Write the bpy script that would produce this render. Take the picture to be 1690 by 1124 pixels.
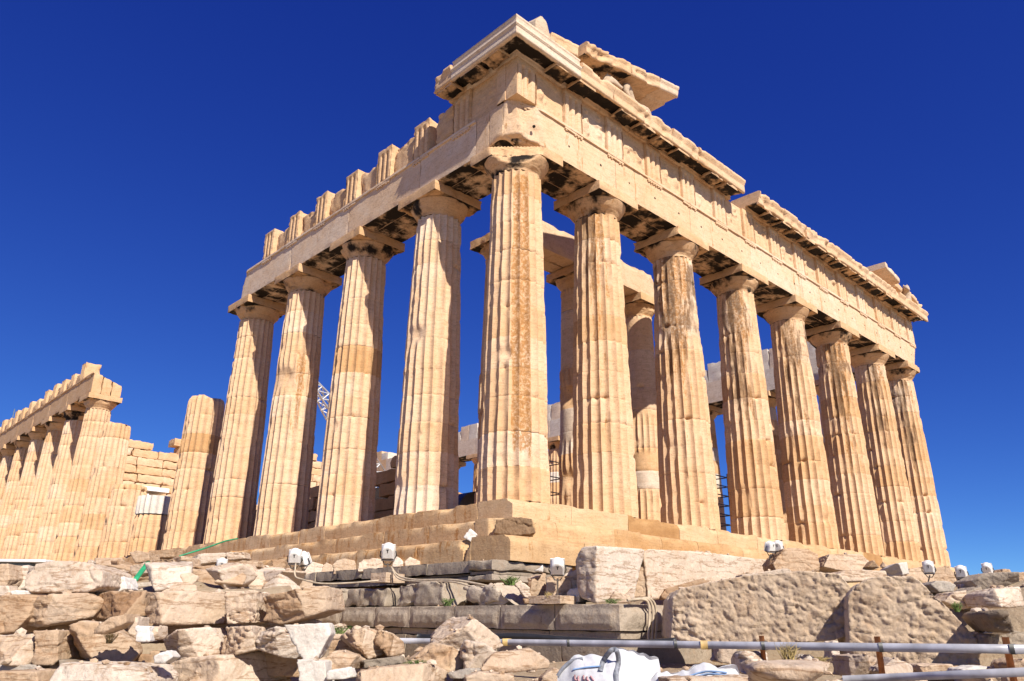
import bpy, bmesh, math, random
import numpy as np
from mathutils import Matrix, Vector
R = math.radians
random.seed(7)
scene = bpy.context.scene
for o in list(bpy.data.objects): bpy.data.objects.remove(o)

# ---------------------------------------------------------------- camera
# world: origin = outer corner of the top step, x along the short front, y along the long flank, z up (metres)
CAM = np.array([-12.9120205, -13.4476883, -2.85262403])
YAW, PIT, ROL, FPX = 0.808457119, 0.351599925, 0.00997889851, 1273.57213
FW = np.array([math.cos(PIT)*math.cos(YAW), math.cos(PIT)*math.sin(YAW), math.sin(PIT)])
_r = np.array([math.sin(YAW), -math.cos(YAW), 0.0]); _u = np.cross(_r, FW)
RT = math.cos(ROL)*_r + math.sin(ROL)*_u
UP = -math.sin(ROL)*_r + math.cos(ROL)*_u
cam = bpy.data.cameras.new('camera'); cam_o = bpy.data.objects.new('camera', cam)
scene.collection.objects.link(cam_o); scene.camera = cam_o
cam.sensor_width = 36; cam.lens = FPX/1690*36; cam.clip_start = .1; cam.clip_end = 6000
cam_o.matrix_world = Matrix(((RT[0], UP[0], -FW[0], CAM[0]), (RT[1], UP[1], -FW[1], CAM[1]), (RT[2], UP[2], -FW[2], CAM[2]), (0, 0, 0, 1)))

# ---------------------------------------------------------------- sky, sun, exposure
SUN_AZ, SUN_EL = R(255.8), R(41)            # direction TO the sun, counted from +x
w = bpy.data.worlds.new('World'); scene.world = w; w.use_nodes = True
nt = w.node_tree; nt.nodes.clear()
sky = nt.nodes.new('ShaderNodeTexSky'); sky.sky_type = 'NISHITA'; sky.sun_disc = False
sky.sun_elevation = SUN_EL; sky.sun_rotation = math.pi/2 - SUN_AZ
sky.altitude = 2000; sky.air_density = 0.6; sky.dust_density = 0.0; sky.ozone_density = 8.0
EXPO = 0.52
sep = nt.nodes.new('ShaderNodeSeparateColor'); com = nt.nodes.new('ShaderNodeCombineColor')   # deep polarised blue of the photograph, channel by channel
nt.links.new(sky.outputs[0], sep.inputs[0])
for ch, (pw, am) in enumerate(((1.386, 1.55), (1.27, 1.42), (.70, 1.12))):
    prev = sep.outputs[ch]
    for op, v in (('MULTIPLY', .1), ('POWER', pw), ('MULTIPLY', am*10)):
        q = nt.nodes.new('ShaderNodeMath'); q.operation = op; nt.links.new(prev, q.inputs[0]); q.inputs[1].default_value = v; prev = q.outputs[0]
    nt.links.new(prev, com.inputs[ch])
bg = nt.nodes.new('ShaderNodeBackground'); bg.inputs[1].default_value = .1/2**EXPO
wo = nt.nodes.new('ShaderNodeOutputWorld')
nt.links.new(com.outputs[0], bg.inputs[0]); nt.links.new(bg.outputs[0], wo.inputs[0])
sl = bpy.data.lights.new('sun', 'SUN'); sl.energy = 5.0; sl.angle = R(.53); sl.color = (1.0, .93, .82)
so = bpy.data.objects.new('sun', sl); scene.collection.objects.link(so)
_s = Vector((math.cos(SUN_EL)*math.cos(SUN_AZ), math.cos(SUN_EL)*math.sin(SUN_AZ), math.sin(SUN_EL)))
so.rotation_euler = _s.to_track_quat('Z', 'Y').to_euler(); so.location = (-30, -60, 60)
scene.view_settings.view_transform = 'Standard'; scene.view_settings.look = 'None'
scene.view_settings.exposure = EXPO; scene.view_settings.gamma = 1.0
scene.cycles.max_bounces = 6; scene.cycles.diffuse_bounces = 3

# ---------------------------------------------------------------- helpers: noise
def _hash(ix, iy, iz, s):
    h = (ix*374761393 + iy*668265263 + iz*2147483647 + s*974634777) & 0xFFFFFFFF
    h = ((h ^ (h >> 13))*1274126177) & 0xFFFFFFFF
    h = ((h ^ (h >> 16))*2246822519) & 0xFFFFFFFF
    return ((h ^ (h >> 15)) & 0xFFFFFF)/float(0xFFFFFF)
def vnoise(P, s=0):
    P = np.asarray(P, float); i = np.floor(P).astype(np.int64); f = P - i; f = f*f*(3 - 2*f)
    x, y, z = i[:, 0], i[:, 1], i[:, 2]; fx, fy, fz = f[:, 0], f[:, 1], f[:, 2]
    c = lambda a, b, d: _hash(x + a, y + b, z + d, s)
    l = lambda a, b, t: a + (b - a)*t
    return l(l(l(c(0,0,0), c(1,0,0), fx), l(c(0,1,0), c(1,1,0), fx), fy),
             l(l(c(0,0,1), c(1,0,1), fx), l(c(0,1,1), c(1,1,1), fx), fy), fz)
def fbm(P, s=0, o=3):
    P = np.asarray(P, float); a, t, n = 1.0, 0.0, 0.0
    for k in range(o):
        t = t + a*vnoise(P*(2**k) + 17.3*k, s + k); n += a; a *= .5
    return t/n
def worley(P, s=0):
    P = np.asarray(P, float); b = np.floor(P).astype(np.int64); f1 = np.full(len(P), 9.); f2 = np.full(len(P), 9.); cid = np.zeros(len(P))
    for dx in (-1, 0, 1):
        for dy in (-1, 0, 1):
            for dz in (-1, 0, 1):
                c = b + np.array([dx, dy, dz]); h = [_hash(c[:, 0], c[:, 1], c[:, 2], s+k) for k in range(3)]
                d = np.sqrt(((c + np.stack(h, 1) - P)**2).sum(1)); q = d < f1
                f2 = np.where(q, f1, np.minimum(f2, d)); cid = np.where(q, h[0], cid); f1 = np.where(q, d, f1)
    return f1, f2, cid
def vec_noise(P, s=0, o=2):
    return np.stack([fbm(P, s, o), fbm(P + 31.7, s + 11, o), fbm(P + 77.1, s + 23, o)], 1) - .5

# ---------------------------------------------------------------- helpers: building meshes
class MB:
    """collects grids of vertices, builds ONE mesh object"""
    def __init__(s): s.V = []; s.F = []; s.n = 0; s.A = {}
    def add(s, V, F, **attr):
        V = np.asarray(V, float); s.V.append(V); s.F.append([tuple(i + s.n for i in f) for f in F] if not isinstance(F, np.ndarray) else (F + s.n).tolist())
        for k in ('tone', 'new', 'rust', 'crust', 'soil'):
            a = attr.get(k, None)
            if a is None: a = 0.5 if k == 'tone' else 0.0
            s.A.setdefault(k, []).append(np.broadcast_to(np.asarray(a, float), (len(V),)))
        s.n += len(V)
    def build(s, name, mat, parent=None, smooth=True):
        me = bpy.data.meshes.new(name); V = np.concatenate(s.V); F = sum(s.F, [])
        me.from_pydata(V.tolist(), [], F)
        for k in s.A:
            at = me.attributes.new(k, 'FLOAT', 'POINT'); at.data.foreach_set('value', np.concatenate(s.A[k]).astype(np.float32))
        if smooth: me.polygons.foreach_set('use_smooth', np.ones(len(me.polygons), bool))
        me.update(); me.validate()
        o = bpy.data.objects.new(name, me); me.materials.append(mat); scene.collection.objects.link(o)
        if parent: o.parent = parent
        return o
def grid_faces(nu, nv, closed=False, flip=False):
    u = np.arange(nu if closed else nu - 1); v = np.arange(nv - 1)
    U, W = np.meshgrid(u, v, indexing='ij'); U2 = (U + 1) % nu
    q = np.stack([U*nv + W, U2*nv + W, U2*nv + W + 1, U*nv + W + 1], -1).reshape(-1, 4)
    return q[:, ::-1] if flip else q
def weather(V, lo, hi, seed, chip=.05, rough=.006, ez=.12, own=None, thr=.5):
    """pull worn edges of the box lo..hi inward where the noise says so"""
    d = np.minimum(V - lo, hi - V); d = np.sort(d, 1)[:, 1]
    e = np.exp(-(np.maximum(d, 0)/ez)**2)
    n = np.maximum(0, fbm(V*3.1, seed, 3) - thr)*2.2 + .12*np.exp(-(d/.03)**2)
    c = (lo + hi)/2; half = (hi - lo)/2
    u = (V - c)/half; u = np.sign(u)*np.abs(u)**4; u /= np.maximum(np.linalg.norm(u, axis=1, keepdims=True), 1e-6)
    V = V - u*(chip*e*n)[:, None]
    return V + vec_noise(V*5, seed + 5)*2*rough
def cut(V, planes, seed=0, rough=.05):
    """break pieces off: everything beyond a plane falls back onto it, with a rough face"""
    for p, n in planes:
        p = np.array(p, float); n = np.array(n, float); n /= np.linalg.norm(n)
        d = (V - p) @ n; k = d > 0
        V = V.copy(); V[k] -= n*(d[k] + rough*(3*np.maximum(0, fbm(V[k]*3.5, seed, 3) - .3) + 1.2*np.maximum(0, fbm(V[k]*10, seed+1, 3) - .4)))[:, None]
    return V
def gbox(mb, lo, hi, step=.08, seed=0, chip=.05, rough=.006, ez=.12, cuts=(), thr=.5, skip='', f=None, rot=None, **attr):
    lo = np.array(lo, float); hi = np.array(hi, float); L = hi - lo
    n = [max(2, min(160, int(round(l/step)) + 1)) for l in L]
    for ax in range(3):
        a, b = (ax + 1) % 3, (ax + 2) % 3
        for side in (0, 1):
            if 'xyz'[ax] + '-+'[side] in skip: continue
            A, B = np.meshgrid(np.linspace(lo[a], hi[a], n[a]), np.linspace(lo[b], hi[b], n[b]), indexing='ij')
            V = np.zeros((A.size, 3)); V[:, a] = A.ravel(); V[:, b] = B.ravel(); V[:, ax] = (hi if side else lo)[ax]
            W = weather(V, lo, hi, seed, chip, rough, ez, thr=thr)
            if f is not None: W = f(V, W, ax, side)
            if cuts: W = cut(W, cuts, seed)
            at = {k: (v(V, ax, side) if callable(v) else v) for k, v in attr.items()}
            if rot is not None: W = rot(W)
            mb.add(W, grid_faces(n[a], n[b], flip=not side), **at)
def sweep(mb, prof, frame, t0, t1, step=.08, m0=0, m1=0, seed=0, chip=.03, caps=True, **attr):
    """a moulding: profile (out, z) carried along; frame(t, out, z) -> xyz; m0/m1 mitre the ends"""
    pr = []
    for (a, b) in zip(prof, prof[1:]):
        k = max(1, int(math.hypot(b[0]-a[0], b[1]-a[1])/step))
        pr += [(a[0]+(b[0]-a[0])*i/k, a[1]+(b[1]-a[1])*i/k) for i in range(k)]
    pr.append(prof[-1]); pr = np.array(pr)
    n = max(2, int((t1-t0)/step) + 1); s = np.linspace(0, 1, n)
    T0 = t0 - m0*pr[:, 0]; T1 = t1 + m1*pr[:, 0]
    T = T0[None, :] + (T1 - T0)[None, :]*s[:, None]
    O = np.repeat(pr[None, :, 0], n, 0); Z = np.repeat(pr[None, :, 1], n, 0)
    V = frame(T.ravel(), O.ravel(), Z.ravel())
    outer = np.clip((O.ravel() - pr[:, 0].min())/(np.ptp(pr[:, 0])+1e-6), 0, 1)**3
    nz = np.maximum(0, fbm(V*2.7, seed, 3) - .52)*3
    W = frame(T.ravel(), O.ravel() - chip*3*outer*nz, Z.ravel()) + vec_noise(V*5, seed+3)*(.014 if chip > .01 else .003)
    at = {k: (v(V, O.ravel(), Z.ravel()) if callable(v) else v) for k, v in attr.items()}
    flip = frame(np.array([1.]), np.array([0.]), np.array([0.]))[0][0] - frame(np.array([0.]), np.array([0.]), np.array([0.]))[0][0] < .5
    mb.add(W, grid_faces(n, len(pr), flip=flip), **at)
    if caps:
        m = len(pr)
        for row in (0, n-1):
            at2 = {k: (v[row*m:(row+1)*m] if isinstance(v, np.ndarray) else v) for k, v in at.items()}
            mb.add(W[row*m:(row+1)*m], [tuple(range(m))], **at2)
def tube(mb, pts, r, n=8, ph=0., **attr):
    P = np.array(pts, float); V = []
    for i in range(len(P)):
        t = P[min(i+1, len(P)-1)] - P[max(i-1, 0)]; t /= np.linalg.norm(t) + 1e-9
        a = np.cross(t, (0, 0, 1)) if abs(t[2]) < .9 else np.cross(t, (1, 0, 0)); a /= np.linalg.norm(a); b = np.cross(t, a)
        rr = r[i] if hasattr(r, '__len__') else r
        V += [P[i] + rr*(math.cos(q)*a + math.sin(q)*b) for q in np.linspace(ph, ph + 2*math.pi, n, endpoint=False)]
    k = len(P); F = [(i*n+j, i*n+(j+1) % n, (i+1)*n+(j+1) % n, (i+1)*n+j) for i in range(k-1) for j in range(n)]
    F += [tuple(range(n)), tuple((k-1)*n+j for j in range(n))]
    mb.add(V, F, **attr)
def rod(mb, a, b, w, **attr):
    tube(mb, [a, b], w, 4, **attr)
def smooth_path(pts, k=6):
    P = np.array(pts, float); out = []
    for i in range(len(P)-1):
        p0, p1, p2, p3 = P[max(i-1, 0)], P[i], P[i+1], P[min(i+2, len(P)-1)]
        for t in np.linspace(0, 1, k, endpoint=False):
            out.append(.5*((2*p1) + (-p0+p2)*t + (2*p0-5*p1+4*p2-p3)*t*t + (-p0+3*p1-3*p2+p3)*t**3))
    out.append(P[-1]); return out
def tag(o, label=None, cat=None, group=None, kind=None):
    for k, v in (('label', label), ('category', cat), ('group', group), ('kind', kind)):
        if v: o[k] = v
    return o
def empty(name, loc, label, cat, group=None, rz=0):
    o = bpy.data.objects.new(name, None); scene.collection.objects.link(o); o.location = loc; o.rotation_euler.z = rz
    o.empty_display_size = .3
    return tag(o, label, cat, group)

# a line of sight through a pixel of the 1690 x 1124 photograph, used to find where real things stand
def ray(px, py): return FW + (px-845)/FPX*RT - (py-562)/FPX*UP
FH = np.array([math.cos(YAW), math.sin(YAW), 0.0])
def at_h(px, py, h): d = ray(px, py); return CAM + d*(h/(d @ FH))
def at_x(px, py, x): d = ray(px, py); return CAM + d*((x-CAM[0])/d[0])
def at_y(px, py, y): d = ray(px, py); return CAM + d*((y-CAM[1])/d[1])
def at_plane(px, py, p, n): d = ray(px, py); return CAM + d*(((p-CAM) @ n)/(d @ n))

# ---------------------------------------------------------------- materials
def nodes(name):
    m = bpy.data.materials.new(name); m.use_nodes = True; t = m.node_tree
    return m, t, t.nodes['Principled BSDF'], (lambda k: t.nodes.new('ShaderNode' + k)), t.links.new
def ramp(N, stops):
    r = N('ValToRGB'); e = r.color_ramp.elements
    while len(e) < len(stops): e.new(.5)
    for el, (p, c) in zip(e, stops): el.position = p; el.color = (*c, 1) if len(c) == 3 else c
    return r
def stone_mat(name, stops, rust=(.42, .19, .05), pit=.55, bump=.5, bscale=14., streak=.0, rough=.9, vein=0.0, lump=.12, grime=.30, seam=.25):
    m, t, b, N, L = nodes(name)
    geo = N('NewGeometry')
    def noise(scale, det=5, vec=None, rough=.6):
        n = N('TexNoise'); n.inputs['Scale'].default_value = scale; n.inputs['Detail'].default_value = det; n.inputs['Roughness'].default_value = rough
        L(vec or geo.outputs['Position'], n.inputs['Vector']); return n.outputs['Fac']
    def math_(op, a, c, clamp=False):
        q = N('Math'); q.operation = op; q.use_clamp = clamp
        for i, v in enumerate((a, c)):
            if isinstance(v, (int, float)): q.inputs[i].default_value = v
            else: L(v, q.inputs[i])
        return q.outputs[0]
    def step(x, lo, hi):
        q = N('MapRange'); q.interpolation_type = 'SMOOTHSTEP'; L(x, q.inputs[0]); q.inputs[1].default_value = lo; q.inputs[2].default_value = hi; return q.outputs[0]
    def attr(k):
        a = N('Attribute'); a.attribute_name = k; return a.outputs['Fac']
    def mix(f, a, c, mode='MIX'):
        q = N('Mix'); q.data_type = 'RGBA'; q.blend_type = mode
        if isinstance(f, (int, float)): q.inputs[0].default_value = f
        else: L(f, q.inputs[0])
        for i, v in ((6, a), (7, c)):
            if isinstance(v, tuple): q.inputs[i].default_value = (*v, 1)
            else: L(v, q.inputs[i])
        return q.outputs[2]
    stretch = N('VectorMath'); stretch.operation = 'MULTIPLY'; L(geo.outputs['Position'], stretch.inputs[0]); stretch.inputs[1].default_value = (2.2, 2.2, .35)
    lay = N('VectorMath'); lay.operation = 'MULTIPLY'; L(geo.outputs['Position'], lay.inputs[0]); lay.inputs[1].default_value = (.6, .6, 5.0)
    big, mid, fine = noise(.7, 4), noise(3.1, 6, rough=.65), noise(bscale*2.2, 4, rough=.7)
    v = math_('ADD', attr('tone'), math_('MULTIPLY', math_('SUBTRACT', big, .5), .55))
    v = math_('ADD', v, math_('MULTIPLY', math_('SUBTRACT', mid, .5), .35))
    if vein: v = math_('ADD', v, math_('MULTIPLY', math_('SUBTRACT', noise(1.4, 5, lay.outputs[0], .7), .5), vein))
    rp = ramp(N, stops); L(v, rp.inputs[0]); col = rp.outputs[0]
    # iron patina: streaks running down
    st = noise(2.0, 6, stretch.outputs[0], .7)
    rm = math_('ADD', math_('MULTIPLY', attr('rust'), 1.0), streak)
    rmask = math_('MULTIPLY', step(math_('ADD', st, math_('MULTIPLY', rm, .34)), .70, .80), step(noise(11, 5, rough=.75), .36, .56), True)
    rmask = math_('MULTIPLY', rmask, .85)
    col = mix(rmask, col, rust)
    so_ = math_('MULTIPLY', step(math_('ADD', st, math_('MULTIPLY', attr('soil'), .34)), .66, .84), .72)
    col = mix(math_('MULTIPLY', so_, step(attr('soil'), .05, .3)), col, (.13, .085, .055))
    # white new marble pieces
    col = mix(attr('new'), col, mix(step(mid, .3, .7), (.66, .60, .52), (.74, .69, .62)))
    # pits and grain
    pm = step(noise(bscale*.9, 6, rough=.75), .28, .44)
    col = mix(math_('SUBTRACT', 1.0, pm), col, mix(pit, col, (.05, .03, .02)))
    col = mix(.5, col, mix(step(fine, .25, .75), (.62, .60, .58), (1.0, 1.0, 1.0)), 'MULTIPLY')
    # grime blotches and thin brown seams
    gr = math_('MULTIPLY', step(noise(4.2, 8, rough=.78), .50, .66), grime)
    col = mix(gr, col, (.34, .19, .095))
    sm = math_('ABSOLUTE', math_('SUBTRACT', noise(1.1, 6, lay.outputs[0], .62), .5), 0.0)
    sm = math_('MULTIPLY', math_('SUBTRACT', 1.0, step(sm, .004, .022)), seam)
    col = mix(sm, col, (.22, .115, .05))
    # black crust patches
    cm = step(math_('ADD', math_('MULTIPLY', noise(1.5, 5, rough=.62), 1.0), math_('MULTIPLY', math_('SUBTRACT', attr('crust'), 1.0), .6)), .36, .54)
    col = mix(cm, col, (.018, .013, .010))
    L(col, b.inputs['Base Color']); b.inputs['Roughness'].default_value = rough
    b.inputs['Specular IOR Level'].default_value = .2
    bp = N('Bump'); bp.inputs['Strength'].default_value = bump; bp.inputs['Distance'].default_value = .03
    h = math_('ADD', math_('MULTIPLY', noise(bscale, 8, rough=.7), 1.0), math_('MULTIPLY', mid, lump)); L(h, bp.inputs['Height'])
    L(bp.outputs[0], b.inputs['Normal'])
    return m
def plain(name, c, rough=.6, metal=0., var=.12, scale=8., bump=0.):
    m, t, b, N, L = nodes(name)
    g = N('NewGeometry'); n = N('TexNoise'); n.inputs['Scale'].default_value = scale; n.inputs['Detail'].default_value = 6
    L(g.outputs['Position'], n.inputs['Vector'])
    d = tuple(x*(1-2.2*var) for x in c); e = tuple(min(1, x*(1+var)) for x in c)
    r = ramp(N, [(.3, d), (.65, e)]); L(n.outputs['Fac'], r.inputs[0]); L(r.outputs[0], b.inputs['Base Color'])
    b.inputs['Roughness'].default_value = rough; b.inputs['Metallic'].default_value = metal
    if bump:
        k = N('Bump'); k.inputs['Strength'].default_value = bump; k.inputs['Distance'].default_value = .02; L(n.outputs['Fac'], k.inputs['Height']); L(k.outputs[0], b.inputs['Normal'])
    return m
HONEY = [(.0, (.42, .215, .08)), (.3, (.60, .355, .165)), (.55, (.71, .465, .265)), (.8, (.76, .535, .345)), (1., (.79, .62, .46))]
M_MARBLE = stone_mat('weathered_marble', HONEY, streak=.12)
M_STEP = stone_mat('step_marble', [(.0, (.32, .16, .055)), (.3, (.50, .29, .125)), (.6, (.64, .43, .235)), (1., (.70, .53, .34))], streak=.2, vein=.25, bump=.6)
M_POROS = stone_mat('grey_limestone', [(.0, (.20, .155, .115)), (.4, (.33, .27, .205)), (.7, (.45, .37, .285)), (1., (.58, .48, .37))], pit=.75, bump=1.0, bscale=9, rust=(.25, .16, .08), lump=.5, grime=.25, seam=0.0)
M_ROCK = stone_mat('broken_marble', [(.0, (.34, .205, .115)), (.3, (.50, .35, .225)), (.6, (.60, .455, .325)), (1., (.72, .60, .48))], streak=.08, pit=.5, bump=.9, bscale=10, vein=.3, lump=.4, grime=.45, seam=.6)
M_HACK = stone_mat('hackled_marble', [(.0, (.24, .155, .09)), (.35, (.40, .29, .19)), (.65, (.54, .41, .285)), (1., (.66, .53, .39))], streak=.05, pit=.6, bump=1.0, bscale=9, vein=.3, lump=.5, grime=.35, seam=.1)
M_WHITE = stone_mat('white_marble', [(.0, (.58, .51, .43)), (.5, (.70, .65, .58)), (1., (.78, .74, .69))], pit=.3, bump=.5, grime=.12, seam=.1)
M_EARTH = stone_mat('stony_earth', [(.0, (.26, .19, .12)), (.5, (.40, .31, .21)), (1., (.54, .44, .32))], pit=.7, bump=1.2, bscale=6)

# ================================================================ GROUND
def gz(x, y):
    x = np.asarray(x, float); y = np.asarray(y, float)
    s = lambda t: np.clip(t, 0, 1)**2*(3 - 2*np.clip(t, 0, 1))
    h = (x+12.9)*math.cos(YAW) + (y+13.4)*math.sin(YAW); lat = (x+12.9)*math.sin(YAW) - (y+13.4)*math.cos(YAW)
    left = s((-lat/np.maximum(h, .1) - .20)/.08)                                   # the side of the stone pile
    z = -4.5 + (1.02 - .10*left)*s((h - 2.5)/4.3)                                    # bank rising from the viewer
    z = z + left*s((h - 11.0)/1.2)*(1.20 + .42*s((h - 13.5)/4.5))*(y < 60)            # rubble terrace behind the pile, up to the ledge
    d = (x + 2.1)*.927 + (y + 7.5)*.375
    z = z + 1.25*s((d - .9)/1.0)*s(x/1.4)*(y < 2)                                      # terrace held by the two big boulders
    z = np.where(y > 14, np.maximum(z, -1.75), z)
    r = np.hypot(x - 15, y - 30)
    return z - 70*s((r - 95)/150.0)
def spaced(c, half, k=95):
    t = np.linspace(-1, 1, 2*k + 1); return c + np.sign(t)*(np.abs(t)*26 + half*np.abs(t)**7)
gx, gy = np.meshgrid(spaced(-3., 3500.), spaced(-5., 3500.), indexing='ij')
V = np.stack([gx.ravel(), gy.ravel(), gz(gx.ravel(), gy.ravel())], 1)
near = np.exp(-(np.hypot(V[:, 0]+5, V[:, 1]+5)/25)**2)
V[:, 2] += (fbm(V*1.3, 3, 4) - .5)*.35*near
mb = MB(); mb.add(V, grid_faces(gx.shape[0], gx.shape[1]), tone=.45)
tag(mb.build('ground', M_EARTH), kind='structure')

# ================================================================ TEMPLE
I = 1.01
EX = [I, I+3.69] + [I+3.69+4.296*k for k in range(1, 6)] + [I+3.69*2+4.296*5]
SY = [I, I+3.69] + [I+3.69+4.296*k for k in range(1, 15)] + [69.503-I]
temple = empty('temple', (0, 0, 0), 'ruined honey-coloured marble temple with fluted columns rising over the whole picture', 'temple')

def shaft_mesh(mb, cx, cy, z0, H, r0, r1, seed, spf=8, dz=.085, Hcut=None, tones=None, drums=11, erode=(), gouges=(), plainz=(), white=(), rust=None, chipk=1.0, jag=.3, base=0.5, dark=None):
    rng = random.Random(seed); nth = 20*(spf+1)
    top = Hcut if Hcut else H
    joints = [H*(k + (rng.random()-.5)*.25)/drums for k in range(1, drums)]
    joints = [j for j in joints if j < top - .1]
    zs = list(np.linspace(0, top, max(6, int(top/dz))))
    zs = [z for z in zs if all(abs(z-j) > max(dz*.4, .03) for j in joints)] + [j+q for j in joints for q in (-.016, -.004, .004, .016)]
    zs = np.array(sorted(zs)); nz = len(zs)
    uu = np.tile(np.linspace(0, 1, spf+1), 20); th = (np.repeat(np.arange(20), spf+1) + uu)/20*2*math.pi   # arris vertices doubled: crisp edges
    T, Z = np.meshgrid(th, zs, indexing='ij'); T = T.ravel(); Z = Z.ravel(); fl = np.repeat(np.repeat(np.arange(20), spf+1), nz)
    Rz = r1 + (r0-r1)*(1 - Z/H) + .018*np.sin(math.pi*Z/H)
    u = np.repeat(uu, nz); prof = 1 - (2*u - 1)**2
    P = np.stack([np.cos(T)*Rz + seed*3.7, np.sin(T)*Rz, Z], 1)
    er = np.zeros_like(Z)
    for zl, zh, am in erode:
        m = np.clip((Z-zl)/.4, 0, 1)*np.clip((zh-Z)/.4, 0, 1)
        er = np.maximum(er, am*m*np.clip((fbm(P*np.array([1.6, 1.6, .7]), seed+2, 3) - .36)*6, 0, 1))
    for zl, zh in plainz: er = np.where((Z > zl) & (Z < zh), 1.0, er)
    dep = .098*Rz/.95
    d = dep*(prof*(1-er) + .55*er)
    arr = np.exp(-(np.minimum(u, 1-u)/.13)**2)
    chip = np.maximum(0, fbm(P*np.array([5, 5, 2.2]), seed+4, 3) - .55)*.20*arr*(1-er)*chipk
    wild = np.maximum(0, fbm(P*1.25, seed+6, 4) - .71)*.30*chipk
    noplain = np.array([0. if any(a < z < b for a, b in plainz) else 1. for z in zs])
    rough = (fbm(P*7, seed+8, 3) - .5)*(.006 + .06*er*np.tile(noplain, nth))
    jn = np.zeros_like(Z); jw = {j: rng.choice([.1, .35, .6, 1.0]) for j in joints}
    for j in joints:
        jn += np.exp(-((Z-j)/.008)**2)*.013*jw[j] + np.exp(-((Z-j)/.05)**2)*np.maximum(0, fbm(P*np.array([3, 3, 1.5]), seed+int(j*10), 2) - .64)*.5*chipk
    r = Rz - d - chip - wild - rough - jn
    for gt, gz_, sz, dp in gouges:
        da = (T - gt + math.pi) % (2*math.pi) - math.pi
        q = np.exp(-((da*Rz)/sz)**2 - ((Z-gz_)/(sz*1.2))**2*(1 + 2*(Z > gz_)))
        r = np.minimum(r, Rz - dp*q*(.7 + .6*fbm(P*4, seed+9, 2)))
    drum = np.searchsorted(np.array(joints + [1e9]), Z)
    offs = np.array([[rng.uniform(-.007, .007), rng.uniform(-.007, .007)] for _ in range(drums+2)])
    dt = np.array(tones if tones else [base + rng.choice([-.16, -.08, 0, 0, .04, .10, .16]) + rng.uniform(-.04, .04) for _ in range(drums+2)])
    nw = np.zeros(drums+2)
    for k, v in dict(white).items(): nw[k] = v
    tone = dt[np.minimum(drum, len(dt)-1)] + (.10*fbm(np.stack([fl*1.0, drum*1.0, 0*T + seed], 1), seed, 1) - .05)
    Zo = Z.copy()
    if Hcut:
        tz = top - jag*np.maximum(0, fbm(np.stack([np.cos(T)*1.4, np.sin(T)*1.4, 0*T+seed], 1), seed, 3) - .2)
        Zo = np.minimum(Z, tz); r = r*(1 - .1*np.clip((Z - top + .25)/.25, 0, 1))
    X = cx + np.cos(T)*r + offs[drum, 0]; Y = cy + np.sin(T)*r + offs[drum, 1]
    ru = np.zeros_like(Z) if rust is None else rust(T, Z)
    cr = np.clip((Z - H*.93)/(H*.05), 0, 1)*.5 + .80*(base < .0)*np.clip(fbm(np.stack([np.cos(T)*2, np.sin(T)*2, Z*.3+seed], 1), seed+3, 2)*3-1.8, 0, 1)*np.clip((Z-H*.45)/3, 0, 1)
    V = np.stack([X, Y, z0 + Zo], 1)
    jd = np.zeros_like(Z); jdk = 1.05
    for j in joints: jd = np.maximum(jd, jw[j]*np.exp(-((Z-j)/.009)**4))
    cr = np.maximum(cr, jdk*jd*np.clip((fbm(P*np.array([2.2, 2.2, .5]), seed+20, 3) - .44)*8, 0, 1))
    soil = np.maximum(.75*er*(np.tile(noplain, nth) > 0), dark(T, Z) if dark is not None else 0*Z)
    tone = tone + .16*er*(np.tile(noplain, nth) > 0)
    Fg = grid_faces(nth, nz, closed=True).reshape(nth, nz-1, 4); Fg = Fg[np.arange(nth) % (spf+1) != spf].reshape(-1, 4)
    mb.add(V, Fg, tone=tone, rust=ru, new=nw[drum], crust=cr, soil=soil)
    ring = V[nz-1::nz]; c = ring.mean(0); c[2] += .03
    mb.add(np.vstack([ring, ring*.5 + c*.5 + np.array([0, 0, .04]), c[None]]), [(i, (i+1) % nth, nth+(i+1) % nth, nth+i) for i in range(nth)] + [(nth+i, nth+(i+1) % nth, 2*nth) for i in range(nth)], tone=.8)
def capital_mesh(mb, cx, cy, z0, rt, hw, seed, step=.07, cuts=(), nth=72, h=.86, new=0., tone=.5, crust=.93):
    prof = [(rt-.035, 0), (rt-.03, .12), (rt+.0, .135), (rt+.0, .15), (rt+.012, .155), (rt+.012, .175), (rt+.03, .185), (rt+.03, .20)]
    ra = hw*.975
    for k in range(1, 9):
        t = k/8; prof.append((rt+.03 + (ra-rt-.03)*(t**.92), .20 + .29*(t**1.15)))
    prof += [(ra+.002, .505), (ra-.05, .52)]
    prof = np.array(prof); th = np.arange(nth)/nth*2*math.pi
    Rr = np.repeat(prof[None, :, 0], nth, 0).ravel(); Zz = np.repeat(prof[None, :, 1], nth, 0).ravel(); T = np.repeat(th, len(prof))
    P = np.stack([np.cos(T)*Rr + seed*2.3, np.sin(T)*Rr, Zz], 1)
    Rr = Rr - np.maximum(0, fbm(P*1.9, seed+1, 4) - .56)*.55 - (fbm(P*9, seed+2, 2)-.5)*.014
    V = np.stack([cx + np.cos(T)*Rr, cy + np.sin(T)*Rr, z0 + Zz], 1)
    if cuts: V = cut(V, cuts, seed)
    cr = crust*np.clip(fbm(P*.9, seed+4, 2)*2.6 - .55, 0, 1)
    mb.add(V, grid_faces(nth, len(prof), closed=True), tone=tone, crust=cr, new=new, rust=.25)
    gbox(mb, (cx-hw, cy-hw, z0+.515), (cx+hw, cy+hw, z0+h-.004), step, seed, chip=.09, ez=.14, cuts=cuts, thr=.52, tone=tone, new=new,
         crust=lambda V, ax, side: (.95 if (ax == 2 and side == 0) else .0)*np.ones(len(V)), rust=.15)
COL_H, SH = 10.433, 9.573
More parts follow.
